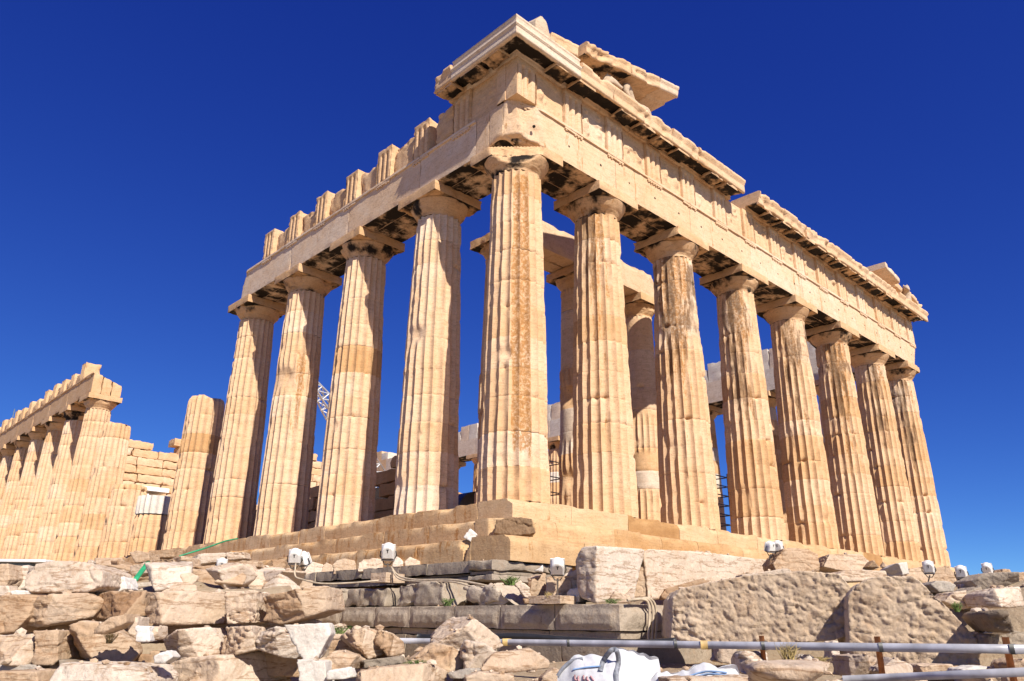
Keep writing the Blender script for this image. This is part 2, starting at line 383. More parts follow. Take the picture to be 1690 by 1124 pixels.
def column(parent, x, y, seed, label=None, cuts=(), capital=True, step=.07, spf=8, dz=.085, z0=0., H=SH, r0=.95, r1=.735, hw=1.0, chip_tone=.5, cap_new=0., cr=.93, name='column', **k):
    mb = MB(); shaft_mesh(mb, x, y, z0, H, r0, r1, seed, spf=spf, dz=dz, **k)
    c = mb.build(name, M_MARBLE, parent)
    if label: c['label'] = label
    if capital:
        mb = MB(); capital_mesh(mb, x, y, z0+H, r1, hw, seed, step, cuts, new=cap_new, tone=chip_tone, crust=cr, nth=72 if spf > 4 else 40)
        mb.build('capital', M_MARBLE, c)
    return c
FACE = 225.0
def rust_strip(a0, wdt, zl, zh, amt):
    def f(T, Z):
        da = (T - R(a0) + math.pi) % (2*math.pi) - math.pi
        return amt*np.exp(-(da/R(wdt))**4)*np.clip((Z-zl)/1.0, 0, 1)*np.clip((zh-Z)/.4, 0, 1)
    return f
def rust_side(a0, wdt, amt, top=.4):
    return lambda T, Z: amt*np.exp(-(((T - R(a0) + math.pi) % (2*math.pi) - math.pi)/R(wdt))**2)*np.clip(Z/7, .15, 1) + top*np.clip((Z-6.5)/2, 0, 1)*.5
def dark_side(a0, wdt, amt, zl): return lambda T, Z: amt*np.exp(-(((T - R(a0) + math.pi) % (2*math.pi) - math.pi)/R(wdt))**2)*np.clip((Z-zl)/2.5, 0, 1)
# front row (towards the sun)
column(temple, EX[0], I, 11, 'corner column with orange iron-stained strip down its flutes', base=.66, rust=rust_strip(238, 19, .8, 9.6, 1.5),
       cuts=[((.55, .55, 10.2), (-1, -1, .35)), ((.05, .05, 10.1), (-1, -1, -1.2))], erode=[(1.0, 3.6, .35), (5.4, 6.2, .4)], gouges=[(R(208), 3.9, .22, .16), (R(140), 2.7, .3, .14), (R(226), 5.05, .16, .12), (R(258), 3.2, .14, .08)])
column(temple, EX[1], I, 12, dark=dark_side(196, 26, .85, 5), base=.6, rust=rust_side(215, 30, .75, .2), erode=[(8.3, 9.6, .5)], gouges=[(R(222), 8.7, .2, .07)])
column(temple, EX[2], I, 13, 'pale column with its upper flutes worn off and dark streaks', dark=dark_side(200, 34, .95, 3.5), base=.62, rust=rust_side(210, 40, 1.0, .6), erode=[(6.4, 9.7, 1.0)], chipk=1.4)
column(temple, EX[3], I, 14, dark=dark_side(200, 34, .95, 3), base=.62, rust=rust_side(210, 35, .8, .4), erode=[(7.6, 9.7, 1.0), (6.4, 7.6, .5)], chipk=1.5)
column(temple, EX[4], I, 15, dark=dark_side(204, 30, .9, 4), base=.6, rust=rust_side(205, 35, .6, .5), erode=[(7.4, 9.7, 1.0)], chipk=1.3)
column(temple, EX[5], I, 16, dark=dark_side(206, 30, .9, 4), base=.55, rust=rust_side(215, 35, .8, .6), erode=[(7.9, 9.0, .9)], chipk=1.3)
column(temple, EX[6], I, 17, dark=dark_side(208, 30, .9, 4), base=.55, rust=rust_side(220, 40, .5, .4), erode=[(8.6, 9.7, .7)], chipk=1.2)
column(temple, EX[7], I, 18, 'last column of the front, with broken capital edge against open sky', dark=dark_side(208, 30, .9, 4), base=.6, rust=rust_side(220, 40, .4, .3), erode=[(7.7, 9.7, 1.0)], chipk=1.4,
       cuts=[((30.62, .3, 10.0), (1, -.5, -.3))])
# flank row near the corner
column(temple, I, SY[1], 21, base=.76, gouges=[(R(195), 5.5, .3, .14), (R(215), 2.3, .12, .1)], chip_tone=.45)
column(temple, I, SY[2], 22, base=.72, gouges=[(R(200), 3.3, .2, .1)], tones=[.78, .66, .8, .75, .7, .78, .35, .76, .72, .78, .76, .76, .76], chip_tone=.45)
column(temple, I, SY[3], 23, 'flank column with a large broken scar at mid height', base=.72, gouges=[(R(205), 6.0, .45, .2), (R(225), 5.5, .4, .12)], rust=rust_strip(245, 20, 3.5, 7.0, .8), chip_tone=.45)
column(temple, I, SY[4], 24, base=.68, chip_tone=.42)

# ---- steps
ZS = [0.0, -.552, -1.064, -1.60]
rs = random.Random(5)
for k in range(3):
    mb = MB(); f0 = -.7*k; zt, zb = ZS[k], ZS[k+1]
    def worn(lo, fa, seed, amp, zt=zt):
        def f(V, W, ax, side):
            W = W.copy(); n = np.clip(fbm(V*np.array([1.6, 1.6, 2.5]), seed, 4) - .36, 0, 1)*3.2
            e = amp*n*np.exp(-((zt - V[:, 2])/.09)**2)*np.exp(-((V[:, fa] - lo)/.14)**2)
            W[:, fa] += e; W[:, 2] -= .9*e
            return W
        return f
    # along the front
    x = f0; i = 0
    while x < 30.88 + .7*k - .2:
        Lb = rs.uniform(1.7, 2.5) if x > f0 else (2.1, 1.5, 2.4)[k]; x1 = min(x+Lb, 30.88+.7*k)
        cuts = []
        if i == 0 and k == 1: cuts = [((-.34, -.34, -.8), (-1, -1, .1))]
        if i == 0 and k == 2: cuts = []
        if i == 0 and k == 0: cuts = []
        gbox(mb, (x+.003, f0, zb-.02), (x1-.003, f0+1.25, zt), .075 if x < 12 else .15, 100+i+40*k, chip=.02, ez=.05, cuts=cuts, thr=.5, skip='z-y+', f=worn(f0, 1, 131+k, .10),
             tone=(.64 - (0, .2, .05)[k] + rs.uniform(-.13, .15)) if rs.random() > .05 else .2, rust=.1)
        x = x1; i += 1
    y = f0 + 1.25; i = 0
    while y < 69.5:
        Lb = rs.uniform(1.5, 2.9) if y < 25 else 4.2; y1 = min(y+Lb, 69.5)
        zz = zt - rs.choice([0, 0, .008, .015]); cuts = []
        if k == 2 and i == 0: y1 = .12; cuts = [((-1.4, -.02, -1.3), (-.5, 1, .45))]
        if k == 2 and i == 1: cuts = [((-1.4, .15, -1.3), (-.6, -1, .75))]
        if k == 1 and i == 0: cuts = []
        t = .62 + rs.uniform(-.16, .16)
        gbox(mb, (f0 + rs.uniform(-.012, .012), y+.003, zb-.02), (f0+1.25, y1-.003, zz), .07 if y < 22 else .3, 300+i+60*k, chip=.025, ez=.05, thr=.5, cuts=cuts, skip='z-x+', f=worn(f0, 0, 171+k, .09), tone=t, rust=.35)
        y = y1; i += 1
    mb.build('step', M_STEP, temple)
mb = MB(); gbox(mb, (1.1, 1.1, -.5), (29.8, 68.4, -.006), 2.0, 1, chip=0, rough=0, tone=.5, skip='z-')
gbox(mb, (4.0, 4.9, 0.0), (26.9, 64.5, .62), 1.0, 2, chip=.02, rough=0, tone=.4, skip='z-')
gbox(mb, (-.6, -.6, -5), (31.4, 70, -1.2), 3.0, 3, chip=0, rough=0, tone=.3)
mb.build('floor', M_STEP, temple)

# ---- beams (architrave)
ZA, ZF, ZC = COL_H, 11.783, 13.133
FE = lambda t, o, z: np.stack([t, .125 - o, z], -1)
FS = lambda t, o, z: np.stack([.125 - o, t, z], -1)
FN = lambda t, o, z: np.stack([30.755 + o, t, z], -1)
def obox(mb, fr, t0, t1, o0, o1, z0, z1, step, seed, **k):
    a = fr(np.array([t0, t1]), np.array([o0, o1]), np.array([z0, z1])); lo, hi = a.min(0), a.max(0)
    gbox(mb, lo, hi, step, seed, **k)
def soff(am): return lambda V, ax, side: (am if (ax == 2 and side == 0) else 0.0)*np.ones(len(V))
def architrave(parent, fr, a, b, seed, trig=(), step=.08, tone=.55, cuts=(), chip=.06, rust=.15, new=0., z0=ZA, z1=ZF, dep=1.77, label=None, detail=True, oend=0.0):
    mb = MB()
    for q in range(3):
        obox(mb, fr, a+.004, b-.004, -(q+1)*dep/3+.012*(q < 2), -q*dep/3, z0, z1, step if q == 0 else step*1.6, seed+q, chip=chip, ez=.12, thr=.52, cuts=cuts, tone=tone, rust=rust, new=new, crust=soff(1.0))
    if detail:
        obox(mb, fr, a+.004, b-.004, -.02, .065, z1-.10, z1-.004, .06, seed+7, chip=.04, ez=.06, thr=.5, cuts=cuts, tone=tone+.05, new=new)
        for c in trig:
            obox(mb, fr, c-.42, c+.42, -.01, .055, z1-.175, z1-.102, .06, seed+9, chip=.03, ez=.05, cuts=cuts, tone=tone, new=new)
            for g in range(6):
                gc = c - .35 + .14*g
                if a < gc < b and rs.random() > .15: obox(mb, fr, gc-.035, gc+.035, -.01, .045, z1-.215, z1-.176, .05, seed+g, chip=.0, rough=.002, cuts=cuts, tone=tone-.1)
        if fr is FE:
            for g in range(3):                            # row of black plugs, colour standing in for shade inside old fixing holes
                pc = a + (b-a)*(g+.5)/3; pz_ = z0 + .62 + rs.uniform(-.03, .03)
                tube(mb, [fr(np.array([pc]), np.array([-.05]), np.array([pz_]))[0], fr(np.array([pc]), np.array([.004]), np.array([pz_]))[0]], .045 + rs.uniform(-.012, .012), 7, tone=.0, crust=1.8)
    o = mb.build('architrave_block', M_MARBLE, parent)
    if label: o['label'] = label
    return o
TE = [.52, 2.62] + [EX[1] + 2.148*k for k in range(11)] + [28.26, 30.36]
TS = [.52, 2.62] + [SY[1] + 2.148*k for k in range(6)]
ej = [.125] + EX[1:7] + [30.755]
for i in range(7):
    a, b = ej[i], ej[i+1]
    cuts = [((.40, .40, 11.15), (-1, -1, -.30)), ((.36, .36, 11.5), (-.35, -1, -.12)), ((.60, .60, 10.62), (-1, -1, -2.4))] if i == 0 else ([((30.5, .2, 10.9), (1, -.6, -.5))] if i == 6 else [])
    architrave(temple, FE, a, b, 400+10*i, [t for t in TE if a-.4 < t < b+.4], tone=.74 + rs.uniform(-.12, .14), rust=.25, cuts=cuts, label='corner architrave block with a broken lower edge' if i == 0 else None)
sj = [1.9] + SY[1:5]
for i in range(4):
    a, b = sj[i], sj[i+1]
    architrave(temple, FS, a, b, 500+10*i, [t for t in TS if a-.4 < t < b], tone=.86 + rs.uniform(-.05, .06), rust=.0, cuts=[((.3, 17.45, 11.5), (-.2, 1, .5))] if i == 3 else [])

# ---- frieze
def triglyph(parent, fr, c, seed, z1=ZC, dep=.55, step=.036, tone=.6, hw=.4225, new=0., z0=ZF, chip=.07, thr=.47, cuts=()):
    mb = MB(); ax_t = 0 if fr is FE else 1; front = 1 - ax_t
    sgn = -1 if fr is FN else 1; fside = 1 if fr is FN else 0
    def f(V, W, ax, side):
        if ax == front and side == fside:
            u = ((V[:, ax_t] - c)/(2*hw) + .5)*6
            g = np.maximum(0, .5 - np.abs(u-2)) + np.maximum(0, .5 - np.abs(u-4)) + np.maximum(0, .5-u) + np.maximum(0, u-5.5)
            W = W.copy(); W[:, front] += sgn*g*.30*np.clip((z0+1.15 - V[:, 2])/.06, 0, 1)
        return W
    obox(mb, fr, c-hw, c+hw, -dep, .05, z0+.003, z1, step, seed, chip=chip, ez=.10, thr=thr, f=f, tone=tone, new=new, rust=.1, cuts=cuts)
    return mb.build('triglyph', M_MARBLE, parent)
def metope(parent, fr, a, b, seed, amp=.095, tone=.62, back=-.4, front=-.05):
    mb = MB(); rng = random.Random(seed); ax_t = 0 if fr is FE else 1; fa = 1 - ax_t
    blobs = []
    cx = (a+b)/2
    for q in range(2):                                    # two worn figures
        bx = cx + (-.3 if q == 0 else .3) + rng.uniform(-.08, .08)
        blobs += [(bx, ZF+.62, .17, .34, 1.0), (bx + rng.uniform(-.1, .1), ZF+1.05, .10, .11, .9), (bx+rng.uniform(-.2, .2), ZF+.28, .10, .30, .8), (bx + rng.uniform(-.25, .25), ZF+.75, .26, .09, .7)]
    def f(V, W, ax, side):
        if ax == fa and side == 0:
            h = 0
            for bx, bz, sx, sz, am in blobs:
                h = np.maximum(h, am*np.exp(-((V[:, ax_t]-bx)/sx)**2 - ((V[:, 2]-bz)/sz)**2))
            n = fbm(V*4, seed, 3)
            W = W.copy(); W[:, fa] -= amp*(np.clip(h*1.5 - .35, 0, 1)*(.6 + .8*n)*np.clip((fbm(V*2.6, seed+1, 3) - .45)*9, 0, 1) + .25*(n-.5))
        return W
    obox(mb, fr, a+.004, b-.004, back, front, ZF+.003, ZC, .036, seed, chip=.03, tone=tone, f=f, rust=.08)
    return mb.build('metope', M_MARBLE, parent)
for i, c in enumerate(TE):
    triglyph(temple, FE, c, 600+i, tone=.72 + .12*((i*7) % 3 - 1), chip=.035, cuts=[((12.6, .2, 12.0), (.8, -1, .5))] if i == 5 else ())
    if i < len(TE)-1: metope(temple, FE, c+.4225, TE[i+1]-.4225, 650+i, tone=.70 + .1*((i*5) % 3 - 1))
mb = MB(); obox(mb, FE, .6, 30.3, -1.6, -.56, ZF+.002, ZC-.01, .4, 699, chip=.02, tone=.5); mb.build('frieze_backing', M_MARBLE, temple)
for i, c in enumerate(TS):
    if i == 0: 
        continue
    triglyph(temple, FS, c, 700+i, dep=.62 if i > 1 else .8, tone=.55, z1=ZC - (0 if i < 2 else rs.uniform(.0, .10)), chip=.09)
metope(temple, FS, TS[0]+.4225, TS[1]-.4225, 751, amp=.03, tone=.6)
mb = MB(); obox(mb, FS, .56, .94, -.5, .05, ZF+.003, ZC, .04, 752, chip=.04, tone=.6, skip='z-'); mb.build('triglyph', M_MARBLE, temple)
for i in range(1, len(TS)-1):
    a, b = TS[i]+.43, TS[i+1]-.43; h = (1.33, 1.2, 1.1, 1.05, .98, 1.0, .9)[i-1]
    mb = MB(); obox(mb, FS, a, b - (.25 if i == 1 else 0), -.75, -.05 - (.05 if i > 1 else 0), ZF+.003, ZF+h, .06, 760+i, chip=.18, ez=.25, thr=.44, tone=.5, rough=.02)
    mb.build('frieze_backing', M_MARBLE, temple)

# ---- cornice
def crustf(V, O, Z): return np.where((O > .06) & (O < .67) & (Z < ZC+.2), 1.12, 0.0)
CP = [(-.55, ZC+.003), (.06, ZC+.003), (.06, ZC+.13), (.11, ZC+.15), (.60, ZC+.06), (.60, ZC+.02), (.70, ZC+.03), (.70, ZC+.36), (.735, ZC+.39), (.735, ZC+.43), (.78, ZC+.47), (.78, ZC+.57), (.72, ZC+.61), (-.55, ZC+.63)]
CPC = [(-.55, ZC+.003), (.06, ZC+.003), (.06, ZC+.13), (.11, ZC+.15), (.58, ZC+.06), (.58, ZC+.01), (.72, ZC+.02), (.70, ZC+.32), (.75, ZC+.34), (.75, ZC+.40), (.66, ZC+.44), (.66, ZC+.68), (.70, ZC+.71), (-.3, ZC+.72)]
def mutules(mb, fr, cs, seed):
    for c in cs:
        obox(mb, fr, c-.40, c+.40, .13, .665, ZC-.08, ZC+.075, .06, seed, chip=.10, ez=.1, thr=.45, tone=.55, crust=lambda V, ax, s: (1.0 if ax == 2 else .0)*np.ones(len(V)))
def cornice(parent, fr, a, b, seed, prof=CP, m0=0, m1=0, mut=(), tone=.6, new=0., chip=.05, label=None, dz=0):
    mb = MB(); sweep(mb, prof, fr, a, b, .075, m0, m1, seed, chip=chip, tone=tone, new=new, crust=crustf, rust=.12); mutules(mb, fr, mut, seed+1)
    o = mb.build('cornice_block', M_MARBLE, parent)
    if label: o['label'] = label
    return o
MUT = lambda a, b: [t for t in sorted(TE + [(p+q)/2 for p, q in zip(TE, TE[1:])]) if a+.25 < t < b-.25]
o = cornice(temple, FE, .125, 2.25, 801, CPC, m0=1, mut=MUT(.3, 2.3), tone=.75, new=.45, chip=.0, label='clean pale corner cornice block')
cornice(temple, FS, .125, 2.35, 802, CPC, m0=1, mut=[.62, 1.6], tone=.75, new=.45, chip=.0, label='clean pale corner cornice block')
cornice(temple, FS, 2.36, 3.25, 803, CP, mut=[2.8], tone=.62, chip=.09)
x = 2.25; i = 0
while x < 12.0:
    x1 = min(x + 1.63, 12.0) if x < 9.9 else 12.0
    cornice(temple, FE, x+.006, x1-.006, 810+i, mut=MUT(x, x1), tone=.68 + rs.uniform(-.08, .08), chip=.06); x = x1; i += 1
x = 13.1
while x < 30.7:
    x1 = x + 2.05 if x < 28 else 30.755
    cornice(temple, FE, x+.006, x1-.006, 830+i, mut=MUT(x, x1), tone=.66 + rs.uniform(-.08, .08), m1=1 if x1 > 30.7 else 0, chip=.06); x = x1; i += 1
# loose stones on the cornice top (broken tile bed)
SL = .218
def raking(parent, a, b, seed, frame_z, prof, tone=.65, new=0., chip=.05, crust=None):
    fr = lambda t, o, z: np.stack([t, .125 - o, z + frame_z(t)], -1)
    mb = MB(); sweep(mb, prof, fr, a, b, .08, 0, 0, seed, chip=chip, tone=tone, new=new, crust=crust if crust else 0., rust=.15)
    return mb.build('raking_cornice_block', M_MARBLE, parent)
RP = [(-.72, 0), (.06, 0), (.10, .07), (.62, .03), (.62, 0.0), (.70, 0.0), (.70, .30), (.75, .34), (.75, .43), (.70, .47), (-.72, .47)]
fz = lambda t: ZC + .66 + SL*(t-.3)
raking(temple, 1.15, 2.45, 851, fz, [(-.9, 0), (.42, 0), (.45, .34), (.5, .40), (-.9, .44)], tone=.62, chip=.06)
raking(temple, 2.55, 4.95, 852, lambda t: fz(t) + .02, RP, tone=.52, chip=.07, crust=lambda V, O, Z: np.where((O < .66) & (Z < .2), .9, 0.))
raking(temple, 4.96, 6.6, 853, fz, RP, tone=.66, chip=.06)
raking(temple, 6.61, 7.75, 854, fz, RP, tone=.75, new=.3, chip=.03)
fz2 = lambda t: ZC + .66 + SL*(30.58-t)
raking(temple, 26.2, 27.9, 855, fz2, [(-.9, 0), (.72, 0), (.74, .22), (.72, .30), (-.9, .32)], tone=.8, new=.2, chip=.03)
raking(temple, 28.1, 29.4, 856, lambda t: fz2(t)+.0, [(-.9, 0), (.45, 0), (.48, .3), (-.9, .34)], tone=.62, chip=.12)
raking(temple, 29.2, 30.9, 857, lambda t: fz2(t)+.05, [(-.5, 0), (.68, 0), (.72, .22), (-.5, .26)], tone=.66, chip=.10)
mb = MB()
xx = 1.6
while xx < 7.5:
    w_ = 1.15; top = ZC + .62 + SL*(xx + .1)
    gbox(mb, (xx+.004, .75, ZC+.63), (xx+w_-.004, 1.3, top), .12, int(xx*10), chip=.05, tone=.45); xx += w_
mb.build('tympanum_wall', M_MARBLE, temple)
mb = MB(); gbox(mb, (7.6, .55, ZC+.63), (8.3, 1.1, ZC+1.55), .08, 77, chip=.22, ez=.3, thr=.4, tone=.6)
mb.build('bed_stone', M_MARBLE, temple)
mb = MB(); gbox(mb, (8.35, .2, ZC+.63), (9.1, .9, ZC+1.15), .08, 78, chip=.25, ez=.3, thr=.38, tone=.75)
mb.build('bed_stone', M_MARBLE, temple)
mb = MB(); gbox(mb, (26.3, .35, ZC+.63), (29.2, 1.0, ZC+1.36), .12, 79, chip=.3, ez=.35, thr=.4, tone=.6)
mb.build('tympanum_wall', M_MARBLE, temple)
for k in range(26):                                      # crumbling bed stones along the cornice top
    xx = random.choice([random.uniform(8.6, 11.6), random.uniform(13.4, 23.3), random.uniform(13.4, 23.3)])
    w_ = random.uniform(.25, .7); h = random.uniform(.06, .2)
    mb = MB(); gbox(mb, (xx, -.45 + random.uniform(-.1, .2), ZC+.60), (xx+w_, .3, ZC+.62+h), .09, 900+k, chip=.14, ez=.2, thr=.38, tone=random.uniform(.5, .8), skip='z-'); mb.build('bed_stone', M_MARBLE, temple)

# ================================================================ FREE-STANDING COLUMN STUMPS of the flank
st = empty('broken_column', (I, SY[5], 0), 'tall broken column stump standing just left of the intact flank columns', 'column stump', 'broken columns of the flank')
shp = dict(spf=6, dz=.13)
def stump(root, x, y, seed, hcut, **k):
    mb = MB(); shaft_mesh(mb, 0, 0, 0, SH, .95, .735, seed, Hcut=hcut, **shp, **k); o = mb.build('shaft', M_MARBLE, root); return o
stump(st, 0, 0, 31, 7.0, base=.6, tones=[.66, .6, .7, .66, .6, .3, .68, .62, .66, .6, .6, .6, .6], chipk=1.2)
st = empty('broken_column', (I, SY[6], 0), 'short column stump topped by a clean white marble drum', 'column stump', 'broken columns of the flank')
stump(st, 0, 0, 32, 1.9, base=.6, jag=.02)
mb = MB(); shaft_mesh(mb, 0, 0, 1.93, .86, .90, .885, 33, spf=6, dz=.1, drums=1, tones=[1, 1, 1], white={0: 1, 1: 1}, chipk=.1); mb.build('drum', M_WHITE, st)
st = empty('broken_column', (I, SY[7], 0), 'low worn column stump left of the white drum', 'column stump', 'broken columns of the flank')
stump(st, 0, 0, 34, 3.9, base=.66, chipk=1.6, jag=.15)
st = empty('broken_column', (I, SY[8], 0), 'tall chipped column without capital beside the distant colonnade', 'column stump', 'broken columns of the flank')
stump(st, 0, 0, 35, 8.0, base=.62, chipk=1.7, jag=.4)

# ================================================================ DISTANT COLONNADES
west = empty('colonnade', (I, SY[9], 0), 'distant fluted colonnade at the left edge, still carrying its beam', 'colonnade')
lowc = dict(spf=5, dz=.2, step=.16)
def child(parent, fn):                                   # build in world space, then hang under the empty
    o = fn(); return o
def shift(o, root):
    o.parent = root; o.matrix_parent_inverse = Matrix.Translation(-root.location)
for i in range(9, 17):
    c = column(None, I, SY[i], 40+i, base=.66, chipk=1.2, **lowc); shift(c, west)
for i in range(9, 16):
    a, b = SY[i] - (.9 if i == 9 else 0), SY[i+1]
    shift(architrave(None, FS, a, b, 1000+10*i, [SY[9]+2.148*k for k in range(14) if a < SY[9]+2.148*k < b], step=.12, tone=.5, chip=.14, cuts=[((1.1, 38.3, 11.5), (.35, -.25, 1))] if i == 9 else []), west)
for k in range(1, 14):
    c = SY[9] + 2.148*k - .4
    shift(triglyph(None, FS, c, 1100+k, step=.09, tone=.55, dep=.9, z1=ZC - random.uniform(.15, .5), chip=.14), west)
    if k < 13:
        mb = MB(); obox(mb, FS, c+.43, c+1.71, -.7, -.05, ZF+.003, ZC-random.uniform(.5, .8), .12, 1150+k, chip=.2, ez=.25, thr=.42, tone=.5)
        shift(mb.build('frieze_backing', M_MARBLE, None), west)
north = empty('colonnade', (29.87, SY[1], 0), 'far flank colonnade seen between the front columns, patched with pale new marble', 'colonnade')
for i in range(1, 17):
    c = column(None, 29.87, SY[i], 70+i, base=.5, white={k: .8 for k in random.sample(range(11), 3)}, **lowc); shift(c, north)
for i in range(0, 16):
    a, b = SY[i] + (.9 if i == 0 else 0), SY[i+1]
    shift(architrave(None, FN, a, b, 1200+10*i, (), step=.2, tone=.6, new=random.choice([0, .6, .9]), detail=False), north)
    for q in range(4 if i < 14 else 2):
        t0 = a + (b-a)*q/4
        if i in (10, 13) and q > 1: continue
        mb = MB(); obox(mb, FN, t0+.01, t0+(b-a)/4-.01, -1.6, .0, ZF+.003, ZC - random.choice([0, 0, .35, .6 if i > 8 else 0]), .2, 1300+i*4+q, chip=.12, ez=.2, thr=.45, tone=.6, new=random.choice([0, .5, .9]))
        shift(mb.build('frieze_block', M_MARBLE, None), north)

# ================================================================ INNER PORCH
porch = empty('inner_porch', (9.2, 5.9, .62), 'two inner porch columns under a stretch of beam, patched with smooth pale drums', 'porch')
PX = [5.0, 9.2, 13.35]
for i, x in enumerate(PX):
    pz = [(3.0, 4.6), (6.0, 9.2)] if i == 1 else [(1.6, 3.3), (4.9, 9.25)]
    c = column(None, x, 5.9, 55+i, z0=.62, H=9.35, r0=.825, r1=.645, hw=.88, base=.6, step=.09, spf=6, dz=.12, plainz=pz, white={3: .55, 4: .5, 7: .25, 8: .3, 9: .3} if i == 1 else {2: .6, 6: .25, 7: .25, 8: .25}, chipk=1.2, cr=.6,
               gouges=[(R(235), .9, .5, .3), (R(200), 1.6, .4, .3), (R(190), 4.9, .4, .25)] if i == 1 else [])
    shift(c, porch)
FP = lambda t, o, z: np.stack([t, 5.15 - o, z], -1)
def pbeam(a, b, s, cuts=()):
    mb = MB()
    for q in range(2):
        gbox(mb, (a, 5.15+.75*q, 10.84), (b, 5.88+.75*q, 12.02), .09, s+q, chip=.10, ez=.2, thr=.45, tone=.66, new=.15, cuts=cuts)
    shift(mb.build('architrave_block', M_MARBLE, None), porch)
pbeam(5.25, 9.19, 1500); pbeam(9.21, 13.75, 1502, cuts=[((13.7, 5.2, 11.8), (1, -.2, .7))])

# ================================================================ INNER WALLS
def block_wall(name, x0, x1, y0, y1, hfun, seed, label, axis=0, mat=None, bl=1.22, bh=.52, z0=.6, tone=.5, newp=.1, step=.3):
    rng = random.Random(seed); root = empty(name, ((x0+x1)/2, (y0+y1)/2, z0), label, 'wall')
    a0, a1 = (x0, x1) if axis == 0 else (y0, y1); mb = MB(); k = 0; z = z0
    while z < 13:
        t = a0 - bl*rng.uniform(0, .9)
        while t < a1:
            p, q = max(t, a0), min(t+bl, a1)
            if q - p > .2 and z + bh*.6 < hfun((p+q)/2) + rng.uniform(-.3, .3):
                lo, hi = ([p+.006, y0, z], [q-.006, y1, z+bh-.006]) if axis == 0 else ([x0, p+.006, z], [x1, q-.006, z+bh-.006])
                j = rng.uniform(-.07, .07); lo[1-axis] += j
                gbox(mb, lo, hi, step, rng.randrange(10**6), chip=.17, ez=.2, thr=.45, tone=tone+rng.uniform(-.14, .18), new=.8 if rng.random() < newp else 0, rough=.02)
            t += bl
        z += bh; k += 1
    mid_ = (y0+y1)/2 if axis == 0 else (x0+x1)/2
    for q_ in range(int((a1-a0)/1.0)):
        u0 = a0 + q_; hh = hfun(u0+.5) - bh*1.6
        if hh > z0 + .5: gbox(mb, (u0, mid_-.2, z0) if axis == 0 else (mid_-.2, u0, z0), (u0+1, mid_+.2, hh) if axis == 0 else (mid_+.2, u0+1, hh), 1.0, 3, chip=0, rough=0, tone=.35)
    o = mb.build('masonry', mat or M_MARBLE); o.parent = root; o.matrix_parent_inverse = Matrix.Translation(-root.location)
    return root
block_wall('ruined_wall', 5.0, 26.0, 47.5, 48.7, lambda x: 10.4 - .8*(7.2 < x < 9) + .5*(x > 9.6) - (4.5 if 14 < x < 18.5 else 0), 3, 'ruined wall of stacked marble blocks behind the broken column stumps', bl=1.9, bh=.62, step=.11, newp=.0, tone=.66)
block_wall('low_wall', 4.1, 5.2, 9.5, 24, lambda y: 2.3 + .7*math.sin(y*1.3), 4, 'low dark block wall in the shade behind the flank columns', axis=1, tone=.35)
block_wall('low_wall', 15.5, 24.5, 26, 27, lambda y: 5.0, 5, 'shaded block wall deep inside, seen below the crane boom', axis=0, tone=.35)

# ================================================================ GREY FOUNDATION under the steps
found = empty('foundation', (-1.8, 5, -2.5), 'grey weathered limestone foundation courses below the marble steps', 'foundation')
def fshift(o): o.parent = found; o.matrix_parent_inverse = Matrix.Translation(-found.location); return o
rf = random.Random(12)
def course(xf, y0, y1, zb, zt, depth, seed, lens=(1.0, 1.9), chip=.10, tone=.45, rough=.02, boss=False, jit=.02, step=.06, x_end=None, drop=0.0):
    mb = MB(); y = y0; i = 0
    while y < y1:
        q = min(y + rf.uniform(*lens), y1); st_ = step if y < 14 else .25
        j = rf.uniform(-jit, jit); tn = tone + rf.uniform(-.15, .15)
        lo, hi = np.array([xf+j, y+.006, zb]), np.array([xf+depth, q-.006, zt - rf.uniform(0, drop)])
        def f(V, W, ax, side, lo=lo, hi=hi, i=i):
            if boss and ((ax == 0 and side == 0) or (ax == 1 and side == 0 and i == 0)):
                a = 1 if ax == 0 else 0
                m = np.minimum(np.minimum(V[:, a]-lo[a], hi[a]-V[:, a]) - .10, np.minimum(V[:, 2]-lo[2] - .05, hi[2]-V[:, 2] - .10))
                W = W.copy(); W[:, ax] -= np.clip(m/.015, 0, 1)*(.035 + .05*(fbm(V*7, seed, 3)-.4))
            elif ax == 0 and side == 0 and rough > .015:
                W = W.copy(); W[:, 0] -= rough*2.2*(fbm(V*6, seed, 4) - .5)
            return W
        gbox(mb, lo, hi, st_, seed+i, chip=chip, rough=rough*.5, ez=.10, f=f, tone=tn, skip='z-x+')
        y = q; i += 1
    return fshift(mb.build('course', M_POROS))
# upper course with its dark recess, and the separate corner block
course(-1.8, -.55, 40, -1.86, -1.605, 1.4, 2000, chip=.09, tone=.55, jit=.03)
course(-1.64, -.5, 40, -1.925, -1.866, 1.2, 2040, chip=.02, tone=.3, rough=.004)
course(-1.73, -.5, 40, -2.03, -1.93, 1.3, 2080, chip=.05, tone=.5, rough=.008)
mb = MB()
gbox(mb, (-1.86, -1.35, -1.83), (.6, -.57, -1.61), .06, 2101, chip=.12, tone=.45, rough=.02)
gbox(mb, (-1.76, -1.30, -1.90), (.6, -.57, -1.835), .06, 2102, chip=.02, tone=.35)
gbox(mb, (-1.86, -1.35, -2.03), (.6, -.57, -1.905), .06, 2103, chip=.07, tone=.62, rough=.01)
o = fshift(mb.build('course', M_POROS)); o['label'] = 'projecting grey corner block above a dark gap'
